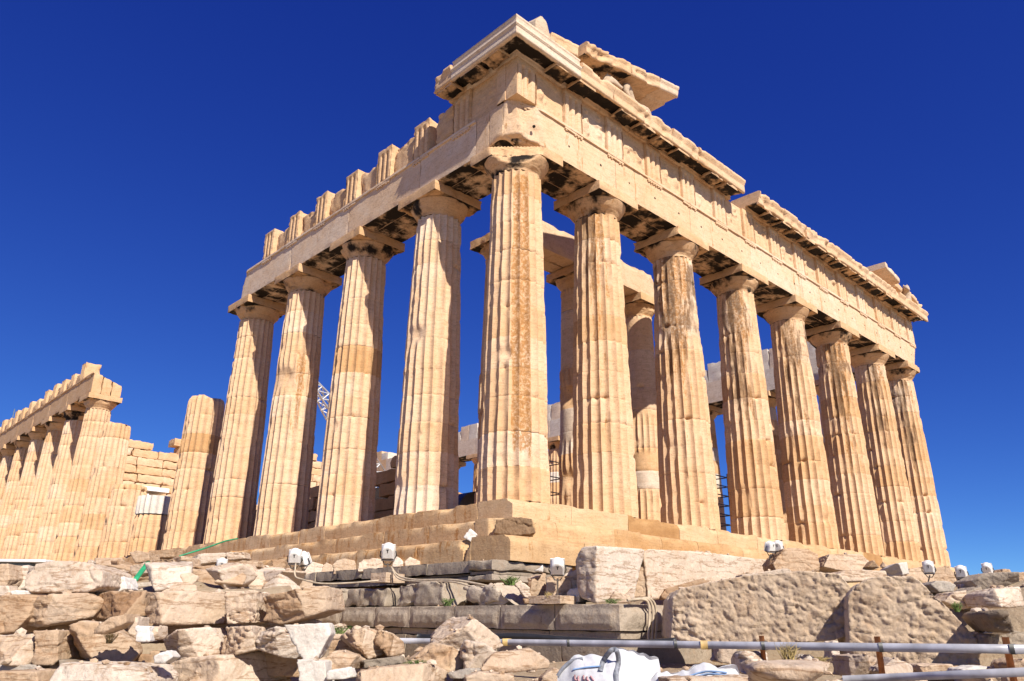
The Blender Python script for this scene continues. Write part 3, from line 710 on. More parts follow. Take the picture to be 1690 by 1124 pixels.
# lower bossed courses
course(-2.60, -5.2, 30, -2.95, -2.535, 2.6, 2200, lens=(1.25, 1.45), chip=.05, tone=.7, rough=.006, boss=True, jit=.006, step=.045)
course(-2.52, -5.15, 30, -3.075, -2.955, 2.6, 2260, lens=(1.2, 1.6), chip=.04, tone=.62, rough=.006, jit=.004)
course(-2.60, -5.2, 30, -3.6, -3.08, 2.6, 2300, lens=(1.2, 1.6), chip=.06, tone=.35, rough=.01, jit=.01)
mb = MB()
gbox(mb, (.02, -4.95, -2.97), (1.9, -3.4, -2.56), .07, 2401, chip=.09, tone=.62, rough=.015)
gbox(mb, (.02, -5.0, -3.5), (1.9, -3.4, -2.98), .07, 2402, chip=.09, tone=.5, rough=.015)
gbox(mb, (-1.9, -4.9, -2.75), (12., -.9, -2.52), .4, 2403, chip=.02, tone=.4)
fshift(mb.build('course', M_POROS))
# broken blocks lying on the lower course
def lying(label, y0, y1, seed, zt, xf=-2.42, cuts=(), tone=.6, chip=.2, depth=.62, grp='worn blocks lying on the grey foundation'):
    mb = MB(); gbox(mb, (xf, y0, -2.53), (xf+depth, y1, zt), .045, seed, chip=chip, ez=.2, thr=.45, tone=tone, rough=.025, cuts=cuts)
    o = mb.build('stone_block', M_POROS); c = np.array([xf+depth/2, (y0+y1)/2, -2.53])
    o.data.transform(Matrix.Translation(-Vector(c))); o.location = c
    return tag(o, label, 'stone block', grp)
lying('grey rough-faced block on the foundation ledge with a smooth rounded right end', -.72, 1.15, 2501, -2.04, tone=.5, cuts=[((-2.3, -.5, -2.3), (-.35, -1, .3))])
lying('grey block left of the tallest floodlight base, half hidden by the pile', 1.55, 3.2, 2502, -2.12, tone=.45)
lying('long pale pitted slab lying low at the end of the foundation ledge', -3.0, -.95, 2503, -2.15, tone=.85, chip=.3, cuts=[((-2.4, -2.1, -2.2), (-.2, -.6, 1))])
for k in range(5):
    lying('worn grey block of the ledge behind the left stone pile', 3.4+1.7*k, 5.0+1.7*k, 2510+k, -2.08 - .05*(k % 2), tone=.5)

# ================================================================ LOOSE STONES
rr = random.Random(99)
def ndir(deg): return np.array([math.cos(R(deg)), math.sin(R(deg)), 0.])
def hull_mesh(P, ncut=5, seed=0, keep=.95):
    rg = random.Random(seed); P = [Vector(p) for p in P]
    for k in range(ncut + 1):
        bm = bmesh.new()
        for p in P: bm.verts.new(p)
        g = bmesh.ops.convex_hull(bm, input=bm.verts)
        bmesh.ops.delete(bm, geom=[e for e in set(g['geom_interior'] + g['geom_unused']) if isinstance(e, bmesh.types.BMVert)], context='VERTS')
        if k == ncut: break
        c = sum((v.co for v in bm.verts), Vector())/len(bm.verts); v = rg.choice(list(bm.verts)).co
        n = (v - c).normalized() + Vector([rg.uniform(-.3, .3) for _ in range(3)]); n.normalize()
        q = c + (v - c)*rg.uniform(keep - .05, min(.985, keep + .05))
        bmesh.ops.bisect_plane(bm, geom=bm.verts[:] + bm.edges[:] + bm.faces[:], plane_co=q, plane_no=n, clear_outer=True)
        P = [v.co.copy() for v in bm.verts]; bm.free()
    me = bpy.data.meshes.new('stone'); bm.to_mesh(me); bm.free(); return me
def remeshed(me, vox):
    o = bpy.data.objects.new('tmp', me); scene.collection.objects.link(o)
    m = o.modifiers.new('r', 'REMESH'); m.mode = 'VOXEL'; m.voxel_size = vox
    e = o.evaluated_get(bpy.context.evaluated_depsgraph_get()); r = bpy.data.meshes.new_from_object(e)
    bpy.data.objects.remove(o); bpy.data.meshes.remove(me); return r
def get_vn(me):
    n = len(me.vertices); V = np.zeros(n*3); N = np.zeros(n*3)
    me.vertices.foreach_get('co', V); me.vertices.foreach_get('normal', N)
    return V.reshape(-1, 3), N.reshape(-1, 3)
def set_attr(me, k, v):
    a = me.attributes.new(k, 'FLOAT', 'POINT'); a.data.foreach_set('value', np.broadcast_to(np.asarray(v, np.float32), (len(me.vertices),)).astype(np.float32))
def stone(name, label, cat, P, mat, rough=.03, fine=.5, vox=.035, seed=0, tone=.55, new=0., rust=0., crust=0., ncut=5, keep=.93, dirs=(), group=None, cracks=.0):
    if group != 'pair of enormous hackled boulders': tone = tone + (random.Random(seed*7).uniform(-.32, .20)); new = max(new, random.Random(seed*5).choice([0, 0, 0, 0, .35]))
    P = np.array(P); base = np.array([P[:, 0].mean(), P[:, 1].mean(), P[:, 2].min()])
    me = remeshed(hull_mesh(P - base, ncut, seed, keep), vox)
    V, N = get_vn(me); S = V + seed*3.3; hack = 0.0
    d = rough*.9*(fbm(S*2.2, seed, 4) - .5) + rough*fine*(fbm(S*9, seed+3, 3) - .5) + rough*.35*(fbm(S*26, seed+4, 2) - .5)
    st_ = np.abs(fbm(S*np.array([1.6, 1.6, 3.5]), seed+7, 3) - .5); d -= rough*.5*np.exp(-(st_/.012)**2)     # fissures
    for n, amp, fr in dirs:                                 # hackly tool-dressed faces
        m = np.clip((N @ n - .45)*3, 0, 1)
        wq = S + .30*vec_noise(S*2.2, seed+8, 3); f1, f2, cid = worley(wq*np.array([fr*.5, fr*.5, fr*1.15]), seed+9)
        g1, g2, gid = worley((S + .1*vec_noise(S*6, seed+12))*np.array([fr*1.5, fr*1.5, fr*2.4]), seed+13)
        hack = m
        d += m*amp*(.55*np.clip((f2-f1)*2.6, 0, 1)**.55*(.3 + 1.2*cid) + .30*np.clip((g2-g1)*2.4, 0, 1)**.6*(.4 + gid) + .55*(fbm(S*np.array([6, 6, 11]), seed+10, 4) - .5) + .25*(fbm(S*24, seed+11, 2) - .5) - .55)
    V2 = V + N*d[:, None]
    me.vertices.foreach_set('co', V2.ravel()); me.polygons.foreach_set('use_smooth', np.ones(len(me.polygons), bool)); me.update()
    for k, v in (('tone', tone + .25*(fbm(S*1.5, seed+5, 2) - .5) - .28*hack), ('new', new), ('rust', rust), ('crust', crust)): set_attr(me, k, v)  # hacked faces toned darker: dirt and patina, plus their shade put into colour
    me.materials.clear(); me.materials.append(mat); me.name = name
    o = bpy.data.objects.new(name, me); scene.collection.objects.link(o); o.location = base
    return tag(o, label, cat, group)
SEED = [3000]
def rock(label, pts, h=None, X=None, Y=None, xc=None, rot=0., t=.7, mat=None, rough=.03, tone=.6, name='stone_block', cat='stone block', left=.04, lfr=6., lean=.0, extra=(), vox=None, ncut=5, keep=.965, tdir=None, grow=1.04, **k):
    """outline seen in the photograph, carried back to where the block stands; left of xc it lies on the flank-facing side, right of xc on the front-facing side"""
    SEED[0] += 1
    xs = [p[0] for p in pts]; ys = [p[1] for p in pts]; single = xc is None
    if single: xc = min(xs) - 5; rot = -44 + rot
    yc = sum(ys)/len(ys); xq = xc if not single else sum(xs)/len(xs)
    C = at_h(xq, yc, h) if h else (at_x(xq, yc, X) if X is not None else at_y(xq, yc, Y))
    nS, nE = ndir(180+rot), ndir(270+rot); F = []
    for p in pts:
        n = nS if p[0] < xc else nE
        q = at_plane(p[0], p[1], C, n); q = q - n*0
        if len(p) > 2: q = q + (q - CAM)/np.linalg.norm(q - CAM)*p[2]
        F.append(q)
    F = np.array(F); F = F.mean(0) + (F - F.mean(0))*grow; zb = F[:, 2].min()
    inn = -nE if single else -(nS + nE); inn = inn/np.linalg.norm(inn)
    if tdir is not None: inn = -ndir(tdir)
    F = F + inn*(lean*(F[:, 2] - zb))[:, None]
    c = F.mean(0); B = c + (F - c)*np.array([.93, .93, .90]) + inn*t
    size = np.ptp(F, axis=0).max()
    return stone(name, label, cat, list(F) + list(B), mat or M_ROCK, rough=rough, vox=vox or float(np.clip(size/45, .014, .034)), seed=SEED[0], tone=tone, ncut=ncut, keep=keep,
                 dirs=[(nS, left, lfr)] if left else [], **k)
PG, RG, WG = 'marble blocks heaped at the lower left', 'rubble on the ledge below the steps', 'small white marble chips'
# --- left pile, top row
rock('big rounded cream boulder-like block on top of the left pile', [(39,952),(52,931),(87,926),(130,928),(161,943),(161,967),(139,975.5),(52,977),(39,967)], h=10, t=.9, group=PG, tone=.55, lean=.3, rough=.05)
rock('cream block at the left edge beside the rounded boulder block', [(-8,930),(8,930),(14,955),(8,968),(-8,968)], h=10.2, group=PG, lean=.2)
rock('small block squeezed left behind the rounded boulder block', [(12,938),(41,933),(44,971),(15,972)], h=10.5, group=PG, lean=.2)
rock('pinkish chip under the left edge block', [(-6,966),(12,966),(18,983),(-6,984)], h=9.9, t=.3, group=PG, tone=.8)
rock('white flat chip under the rounded boulder block', [(17,974),(39,975),(40,984),(17,984)], h=9.9, t=.3, mat=M_WHITE, group=WG, name='marble_chip', cat='marble chip')
rock('bright white marble lump at the right end of the rounded boulder block', [(152,985),(160,962),(170,952),(204,952),(208,972),(190,977),(170,986)], h=10.6, t=.4, mat=M_WHITE, tone=.9, name='marble_fragment', cat='marble fragment', group=WG)
# --- second row
rock('tawny block with a rough hollow underside at the left edge, second row', [(-8,983),(46,981),(55,984),(43,1019),(22,1042),(-8,1045)], h=9.6, t=.8, group=PG, tone=.45, lean=.1)
rock('cream block with a dark hacked left end, second row of the left pile', [(41,1003),(56,987),(76,980),(139,979),(174,993),(150,1019),(122,1023),(54,1035),(42,1030)], h=9.5, xc=72, rot=10, t=.8, left=.06, group=PG, lean=.15)
rock('block with a broken concave face, second from left in the long middle row', [(156,984),(180,976),(238,976),(238,1016),(200,1018),(160,1023)], h=9.7, xc=205, rot=6, t=.7, left=.06, group=PG)
rock('large cream block with a hacked pointed left end in the long middle row', [(239,1012),(252,978),(300,976),(370,977),(368,1029),(262,1031),(241,1027)], h=9.4, xc=262, rot=4, t=.8, left=.06, group=PG, tone=.62)
rock('middle block with a dark rough niche between two large blocks', [(372,977),(424,975),(422,1029),(372,1030)], h=9.55, t=.6, group=PG, rough=.07, tone=.5)
rock('large orange-tan wedge block at the right end of the middle row', [(422,1024),(424,984),(445,977),(536,967),(543,1006),(500,1020),(436,1032)], h=9.2, xc=437, rot=-4, t=.8, left=.06, group=PG, tone=.38, rough=.02)
# --- third row
rock('cracked rounded block at the left edge, third row', [(-8,1050),(54,1047),(56,1088),(39,1099),(9,1099),(-8,1085)], h=8.8, xc=16, rot=10, group=PG, lean=.15)
rock('narrow upright block next to the cracked rounded one', [(56,1041),(95,1040),(92,1090),(84,1098),(55,1098)], h=8.9, group=PG, tone=.5)
rock('huge pinkish block with a cracked lower front in the third row', [(88,1080),(98,1032),(121,1023),(162,1027),(217,1058),(228,1077),(213,1094),(121,1092),(93,1088)], h=8.6, xc=101, rot=14, t=.8, left=.04, group=PG, lean=.25, tone=.7)
rock('thin slab lying aslant on the huge pinkish block', [(150,1045),(178,1020),(208,1012),(207,1028),(163,1047)], h=8.5, t=.35, group=PG, tone=.65, ncut=2)
rock('clean white squared brick of marble among the tan blocks', [(224,1033),(247,1033),(247,1060),(224,1060)], h=8.5, t=.2, mat=M_WHITE, tone=.8, group=WG, ncut=1, name='marble_fragment', cat='marble fragment')
rock('upright splinter left of the white marble brick', [(208,1019),(227,1018),(224,1054),(211,1046)], h=8.7, t=.3, group=PG)
rock('tan chip right of the white marble brick', [(247,1034),(260,1034),(260,1056),(247,1056)], h=8.6, t=.25, group=PG)
rock('wide pitted white block with a brown seam in the third row', [(222,1062),(250,1056),(290,1040),(345,1035),(365,1060),(363,1082),(292,1092),(240,1096),(228,1085)], h=8.7, xc=250, rot=8, t=.7, group=PG, tone=.85, left=.03, rust=.2)
rock('white rounded lump in front of the wide pitted block', [(252,1083),(275,1073),(284,1085),(270,1096),(252,1095)], h=8.2, t=.25, mat=M_WHITE, tone=.7, group=WG, name='marble_fragment', cat='marble fragment')
rock('block with a dark hacked end under the middle row niche', [(364,1079),(375,1036),(413,1034),(421,1072),(390,1080)], h=8.9, xc=401, rot=2, t=.6, left=.06, group=PG)
rock('leaning split block right below the orange-tan wedge', [(421,1072),(430,1043),(455,1034),(496,1066),(487,1087),(470,1086)], h=8.8, xc=446, rot=0, t=.6, left=.06, group=PG)
rock('large white marble slab tipped upright at the end of the left pile', [(469,1032),(541,1028),(544,1046),(522,1090),(500,1088),(497,1066)], h=8.3, t=.35, mat=M_WHITE, tone=.6, left=.03, rough=.03, name='marble_fragment', cat='marble fragment')
rock('white marble lump at the foot of the tipped white slab', [(489,1088),(536,1091),(540,1138),(496,1138),(500,1104)], h=8.0, t=.4, mat=M_WHITE, tone=.6, left=.03, rough=.03, name='marble_fragment', cat='marble fragment')
# --- bottom row
rock('low cream block at the bottom left corner', [(-8,1108),(58,1108),(62,1140),(-8,1140)], h=8.1, group=PG)
rock('broad cream block along the bottom edge, second from the left corner', [(66,1106),(76,1096),(150,1097),(224,1102),(242,1125),(238,1145),(65,1145)], h=8.0, t=.8, group=PG, tone=.62, lean=.3)
rock('largest flat-topped pinkish block along the bottom of the left pile', [(228,1104),(290,1093),(448,1073),(469,1091),(482,1140),(268,1145)], h=7.9, xc=246, rot=20, t=1.0, group=PG, tone=.72, left=.05, lean=.35, rough=.025)
rock('dark grey wedge stone propping the cracked blocks', [(90,1088),(160,1092),(156,1102),(92,1102)], h=8.9, t=.3, mat=M_POROS, group=PG)
rock('grey propping stone under the left edge block of the third row', [(-8,1096),(58,1097),(58,1112),(-8,1112)], h=8.9, t=.3, mat=M_POROS, group=PG, tone=.3)
# --- middle bottom rocks
MG = 'broken blocks at the bottom centre'
rock('rock with a dark left face and two ledges right of the white slab', [(534,1073),(576,1043),(600,1038),(640,1056),(638,1076),(600,1091),(578,1088)], h=8.6, xc=590, rot=14, t=.6, left=.08, group=MG, tone=.55, lean=.15)
rock('blunt upright stone right of the two-ledged rock', [(619,1055),(626,1039),(648,1046),(665,1060),(668,1078),(640,1083)], h=8.7, xc=641, rot=10, t=.45, left=.08, group=MG)
rock('tall peaked rock with a shadowed left face at the bottom centre', [(714,1054),(736,1020),(754,1016),(778,1017),(822,1050),(830,1066),(800,1078),(716,1076)], h=8.8, xc=754, rot=8, t=.7, left=.09, group=MG, tone=.6, lean=.1)
rock('pointed rock in front of the tall peaked one, left', [(675,1092),(716,1062),(750,1068),(768,1085),(763,1104),(738,1113)], h=8.2, xc=729, rot=12, t=.5, left=.09, group=MG, lean=.15)
rock('squared rock in front of the tall peaked one, right', [(760,1071),(769,1058),(800,1063),(823,1080),(823,1098),(769,1106)], h=8.2, xc=787, rot=6, t=.5, left=.08, group=MG)
rock('flat layered slab left of the white bag', [(795,1101),(815,1079),(874,1071),(907,1093),(905,1104),(850,1111),(800,1109)], h=7.9, t=.6, group=MG, tone=.6, lean=.6)
rock('low slab at the bottom edge under the squared rock', [(768,1119),(790,1110),(845,1116),(852,1135),(768,1135)], h=7.6, t=.5, group=MG)
rock('small stone touching the white bag on its left', [(893,1120),(914,1104),(928,1110),(932,1135),(893,1135)], h=7.5, t=.4, group=MG)
rock('tan rock behind the bottom white chip', [(523,1094),(550,1074),(586,1083),(594,1098),(590,1107),(523,1107)], h=8.3, t=.5, group=MG, lean=.2)
rock('white chip at the bottom edge right of the white slab', [(539,1108),(577,1102),(583,1120),(540,1123)], h=7.9, t=.25, mat=M_WHITE, tone=.8, group=WG, name='marble_chip', cat='marble chip')
rock('long pinkish ledge stone at the bottom edge, left of the pointed rock', [(582,1130),(590,1107),(640,1102),(700,1098),(738,1119),(735,1138),(582,1138)], h=7.7, t=.6, group=MG, tone=.72, lean=.5)
rock('grey stone wedged beneath the two-ledged rock', [(590,1092),(640,1085),(660,1084),(664,1096),(600,1104)], h=8.5, t=.4, mat=M_POROS, tone=.6, group=MG)
rock('grey stone wedged beneath the pointed rock', [(735,1112),(768,1104),(818,1104),(820,1114),(742,1122)], h=8.1, t=.4, mat=M_POROS, tone=.6, group=MG)
rock('tan stone in the shade under the end of the orange-tan wedge', [(540,1036),(560,1028),(572,1045),(556,1056),(540,1052)], h=9.6, t=.4, group=MG)
rock('small tan stone in front of the grey bossed wall', [(576,1042),(596,1036),(620,1040),(622,1052),(580,1056)], h=9.2, t=.4, group=MG)
# --- ledge rubble, left
rock('brownish squared block standing on the ledge behind the boulder block', [(161,925),(194,925),(205,941),(200,948),(163,947)], h=16, xc=194, rot=0, t=.6, group=RG, tone=.3)
rock('cream lump on the ledge in front of the low worn stump', [(213,912),(225,909),(244,912),(246,925),(225,929)], h=17, t=.6, group=RG)
rock('brown oblong block leaning on the lowest step', [(246,909),(285,906),(286,919),(246,921)], h=18, t=.6, group=RG, tone=.25)
rock('dark rough block over the green board', [(246,925),(280,922),(286,938),(250,941)], h=15.5, xc=268, rot=0, t=.5, group=RG, tone=.3, left=.08)
rock('tan block left of the green board', [(212,935),(235,929),(238,946),(215,951)], h=14.6, t=.5, group=RG)
rock('cream squared stone right of the green board', [(243,943),(262,943),(262,960),(245,960)], h=14.4, xc=252, t=.4, group=RG)
rock('pale angular stone above the leftmost pair of floodlights', [(284,922),(300,917),(314,920),(317,937),(290,938)], h=15.6, xc=298, t=.5, group=RG)
rock('short shaded stone between two floodlights', [(290,936),(307,936),(309,955),(293,955)], h=15, xc=300, t=.4, group=RG)
rock('long cream beam-like stone lying along the lowest step', [(316,920),(330,914),(370,912),(374,926),(325,931)], h=17, xc=326, t=.6, group=RG, tone=.65)
rock('short end piece of the beam-like stone', [(372,912),(402,911),(404,922),(375,924)], h=17.3, t=.5, group=RG, tone=.7)
rock('cream block with a dark left end under the beam-like stone', [(311,946),(318,935),(352,933),(356,950),(330,955)], h=15.6, xc=326, t=.5, group=RG, left=.06)
rock('rounded cream lump right of the floodlight with its own shadow', [(380,945),(385,936),(405,930),(421,943),(415,952)], h=15.8, t=.5, group=RG, lean=.4)
rock('cream stone behind the rounded lump', [(384,930),(400,925),(424,925),(426,936),(390,936)], h=16.8, t=.4, group=RG)
rock('squared tan stone left of the double floodlight', [(448,925),(470,922),(471,941),(450,941)], h=16.2, xc=453, t=.4, group=RG)
rock('tiny cream lump left of the squared tan stone', [(436,941),(440,933),(450,934),(452,942)], h=16, t=.3, group=RG, vox=.02)
for i, (a, b, c, d, lab) in enumerate([(503, 936, 535, 928, 'low cream rubble lump right of the double floodlight'), (531, 936, 549, 928, 'small cream rubble lump between two wider ones on the grey course'),
        (549, 934, 592, 923, 'wide cream rubble lump heaped against the lowest step'), (592, 931, 640, 921, 'flat cream rubble lump left of the single floodlight'), (648, 928, 664, 918, 'pale rubble lump right behind the single floodlight'), (668, 927, 692, 920, 'last small rubble lump on the grey course before the corner')]):
    rock(lab, [(a-2, b+14), (a, b-2), (a+6, d+2), ((a+c)/2 - 4, d - 1), (c-5, d+3), (c, b-1), (c+2, b+14)], X=-1.62, t=.35, group=RG, tone=.75, lean=.25, vox=.022, rough=.05, ncut=3)
rock('grey block in the row below the lit rubble, left of the first light base', [(218,963),(258,960),(258,976),(220,976)], h=13.5, t=.5, mat=M_POROS, group=RG)
rock('darker grey block in the row below the lit rubble, beside the first light base', [(260,960),(286,959),(287,976),(262,976)], h=13.5, t=.5, mat=M_POROS, tone=.4, group=RG)
rock('bright white chip perched on the third step near the corner', [(764,887),(776,872),(788,882),(779,895)], X=-1.25, t=.3, mat=M_WHITE, tone=.9, group=WG, name='marble_chip', cat='marble chip', vox=.02)
# --- on the foundation near the corner
CG = 'stones on the foundation by the corner'
rock('worn tan blocky stone behind the corner floodlight, left half', [(872,955),(880,944),(900,948),(901,986),(873,987)], X=-2.2, xc=880, t=.5, group=CG, tone=.6)
rock('worn tan blocky stone behind the corner floodlight, right half', [(902,952),(940,950),(946,986),(902,988)], X=-2.1, t=.5, group=CG, tone=.55, rough=.05)
rock('white round-edged stone at the right of the corner floodlight base', [(944,977),(950,970),(976,970),(984,982),(980,993),(946,994)], X=-2.42, xc=952, rot=15, t=.35, mat=M_WHITE, tone=.6, left=.03, group=WG, name='marble_fragment', cat='marble fragment')
rock('oval cream stone leaning by the corner floodlight base', [(846,960),(857,957),(874,970),(877,987),(866,985)], X=-2.35, t=.3, group=CG, tone=.7)
rock('angular cream chip at the end of the beige cables', [(808,970),(820,961),(831,961),(834,971)], X=-2.1, t=.3, group=CG, vox=.02)
rock('flat cream chip beneath the oval stone', [(864,988),(884,987),(884,996),(866,996)], X=-2.4, t=.25, group=CG, vox=.02)
rock('white pointed chip on top of the worn tan stone', [(884,942),(896,932),(897,945)], X=-2.15, t=.25, mat=M_WHITE, group=WG, name='marble_chip', cat='marble chip', vox=.02, ncut=1)
rock('cream stone half hidden behind the corner floodlight', [(932,948),(952,940),(958,962),(950,972),(934,968)], X=-1.9, t=.4, group=CG)
rock('pinkish low chip before the split marble block', [(1003,993),(1015,976),(1040,984),(1042,995)], Y=-4.85, t=.3, group=CG, tone=.75)
rock('dark-edged shard right of the pinkish chip', [(1028,985),(1046,968),(1048,990)], Y=-4.75, t=.3, group=CG, vox=.02, ncut=1)
BG = 'great broken marble blocks in front of the steps'
rock('great split marble block with a dark hacked left end before the steps', [(956,972),(955,918),(963,904),(985,902),(1062,907),(1054,945),(1044,984),(985,994),(962,985)], Y=-4.55, xc=985, rot=0, t=1.1, left=.05, group=BG, tone=.62, rough=.03, vox=.032, ncut=1)
rock('jagged shard leaning in the gap between the two great marble blocks', [(1049,950),(1064,925),(1076,985),(1046,985)], Y=-4.4, t=.4, group=BG, tone=.35, ncut=2)
rock('great marble block with an arched broken foot before the steps', [(1064,910),(1075,907),(1160,911),(1275,926),(1278,952),(1180,968),(1120,985),(1072,989)], Y=-4.5, xc=1066, rot=-2, t=1.0, left=.05, group=BG, tone=.66, rough=.025, vox=.035, ncut=0)
rock('thin fallen slab under the arched foot of the great block', [(1086,990),(1100,972),(1160,955),(1168,962),(1140,985)], Y=-4.9, t=.35, group=BG, tone=.5)
rock('cream slab end showing above the dark hackled boulder', [(1205,968),(1225,948),(1300,938),(1312,950),(1310,968)], h=14.0, t=.6, group=BG, tone=.7)
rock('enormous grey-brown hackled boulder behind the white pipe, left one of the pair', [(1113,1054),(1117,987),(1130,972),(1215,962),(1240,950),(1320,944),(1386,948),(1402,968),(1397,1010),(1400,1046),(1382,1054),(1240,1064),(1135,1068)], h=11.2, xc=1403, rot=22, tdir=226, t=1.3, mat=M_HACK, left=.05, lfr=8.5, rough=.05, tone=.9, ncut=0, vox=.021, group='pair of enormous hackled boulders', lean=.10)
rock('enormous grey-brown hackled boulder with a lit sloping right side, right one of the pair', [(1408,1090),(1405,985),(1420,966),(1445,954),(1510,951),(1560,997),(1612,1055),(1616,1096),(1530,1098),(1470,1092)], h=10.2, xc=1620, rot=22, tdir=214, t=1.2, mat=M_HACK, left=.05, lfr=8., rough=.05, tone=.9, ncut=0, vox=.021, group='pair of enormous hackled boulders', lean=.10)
# --- right slope rubble
SG = 'rubble heaped before the right end of the steps'
rock('large smooth lump with a hollow top under the double floodlight', [(1278,930),(1300,905),(1342,904),(1360,912),(1356,942),(1314,948),(1284,946)], h=14.5, t=.9, group=SG, tone=.55, lean=.4, rough=.06)
rock('smooth sloping stone right of the hollow-topped lump', [(1362,935),(1376,914),(1430,913),(1456,938),(1400,944)], h=15.2, t=.9, group=SG, tone=.65, lean=.6)
rock('small brown pyramid-shaped stone on the rubble', [(1431,936),(1443,924),(1453,938)], h=15, xc=1440, t=.3, group=SG, tone=.15, vox=.02, ncut=1)
rock('white-faced stone with a brown left side before the last column', [(1462,947),(1481,930),(1497,927),(1501,947),(1478,951)], h=13.8, xc=1476, t=.5, mat=M_WHITE, tone=.6, group=SG)
rock('long cream stone along the boulder tops', [(1380,948),(1400,941),(1470,941),(1482,956),(1400,960)], h=13.2, t=.7, group=SG, tone=.65, lean=.3)
rock('cream stone sloping to the foot of the last column', [(1496,955),(1506,938),(1540,934),(1548,962),(1510,968)], h=14.5, t=.8, group=SG, tone=.6, lean=.3)
rock('orange-cream block at the foot of the last column', [(1538,960),(1545,938),(1565,934),(1580,952),(1578,968),(1545,970)], h=17, t=.9, group=SG, tone=.5)
rock('grey flat stone between two right-hand floodlights', [(1538,965),(1545,959),(1566,960),(1578,966),(1574,977),(1550,977)], h=12.8, t=.5, mat=M_POROS, tone=.7, group=SG)
rock('cream triangular stone below the grey flat one', [(1560,992),(1574,978),(1594,975),(1605,1003),(1590,1005)], h=11.5, t=.5, group=SG, tone=.7)
rock('pale squared stone right of the second right-hand floodlight', [(1588,966),(1606,952),(1610,968),(1608,975),(1590,976)], h=13, t=.4, group=SG, tone=.8)
rock('weathered stone under the pale squared one', [(1590,978),(1622,966),(1630,1000),(1608,1006)], h=12.2, t=.6, mat=M_POROS, tone=.75, group=SG)
rock('dressed grey-brown block with mouldings against the sky at the right edge', [(1606,958),(1626,946),(1682,944),(1682,976),(1622,978)], h=12.5, xc=1680, rot=30, tdir=226, t=.6, mat=M_POROS, tone=.85, left=.02, rough=.012, group=SG)
rock('small cream stone topping the dressed block', [(1645,946),(1654,939),(1668,939),(1674,948)], h=12.9, t=.35, group=SG, tone=.6)
rock('pale stone at the right edge behind the dressed block', [(1674,952),(1680,945),(1700,944),(1700,975),(1680,975)], h=13.2, t=.5, group=SG)
rock('sunlit squared marble block with a shaded left face at the right edge', [(1623,980),(1642,972),(1682,969),(1692,1001),(1655,1003),(1626,1003)], h=10.8, xc=1655, rot=0, t=.6, group=SG, tone=.75, left=.02)
rock('dark rough grey block under the sunlit squared one', [(1612,1018),(1625,1008),(1700,1006),(1700,1044),(1640,1046)], h=10.4, xc=1676, rot=18, tdir=226, t=.6, mat=M_POROS, tone=.35, left=.08, group=SG)
rock('grey stone in deep shade at the right edge', [(1632,1050),(1660,1040),(1700,1044),(1700,1078),(1634,1078)], h=10.0, t=.5, mat=M_POROS, tone=.5, group=SG)
rock('white curved shard beside the grey stone in shade', [(1634,1046),(1655,1030),(1672,1040),(1668,1048)], h=9.8, t=.2, mat=M_WHITE, group=WG, name='marble_chip', cat='marble chip', vox=.02)
# --- bottom right, below the pipe
DG = 'stones below the white pipe'
rock('rough whitish cube-like stone below the pipe right of the bag', [(1220,1081),(1230,1075),(1266,1077),(1271,1105),(1262,1114),(1225,1113)], h=8.0, xc=1262, rot=25, tdir=226, t=.4, mat=M_ROCK, left=.06, tone=.8, group=DG)
rock('cream pyramid stone below the pipe beside dry grass', [(1320,1096),(1337,1080),(1362,1096)], h=7.8, t=.35, group=DG, tone=.75)
rock('flat pinkish boulder at the bottom edge, right of centre', [(1268,1140),(1300,1108),(1380,1094),(1398,1115),(1399,1140)], h=7.0, xc=1385, rot=25, tdir=226, t=.6, group=DG, tone=.6, left=.03, lean=.5)
rock('long flat slab at the bottom edge beneath the white bag', [(1078,1140),(1096,1119),(1290,1117),(1304,1140)], h=6.6, t=.5, group=DG, tone=.6, lean=.5)
rock('dark squared block with a lit right face below the boulder pair', [(1400,1083),(1430,1080),(1449,1085),(1449,1117),(1404,1118)], h=8.2, xc=1431, rot=5, t=.4, group=DG, tone=.35)
rock('tilted brown slab below the boulder pair', [(1456,1110),(1462,1101),(1500,1096),(1513,1110),(1500,1121),(1470,1119)], h=7.8, t=.35, group=DG, tone=.2, lean=.8)
rock('whitish stone behind the tilted brown slab', [(1464,1100),(1480,1085),(1506,1098),(1508,1110)], h=8.0, t=.35, group=DG, tone=.8)
rock('dark block in shade right of the tilted slab', [(1522,1098),(1572,1097),(1582,1117),(1524,1117)], h=8.1, xc=1556, rot=0, t=.4, group=DG, tone=.4)
rock('white crumpled lump of marble at the bottom right', [(1590,1105),(1610,1100),(1640,1101),(1646,1117),(1590,1117)], h=7.7, t=.35, mat=M_WHITE, tone=.7, group=WG, name='marble_fragment', cat='marble fragment')
rock('pinkish stone propped on the right pipe post', [(1656,1110),(1672,1088),(1677,1112)], h=7.4, t=.3, group=DG, ncut=1)
rock('rounded grey stone at the bottom right edge', [(1676,1096),(1690,1086),(1702,1090),(1702,1112),(1680,1112)], h=7.2, t=.35, group=DG, tone=.7)
rock('cream filler stone in the shade below the left boulder', [(1180,1092),(1186,1070),(1216,1070),(1218,1098)], h=8.8, t=.3, group=DG, tone=.6)
rock('thin lit upright splinter between the two boulders', [(1374,1094),(1372,1058),(1384,1056),(1390,1096)], h=8.8, t=.25, group=DG, tone=.8, ncut=1)

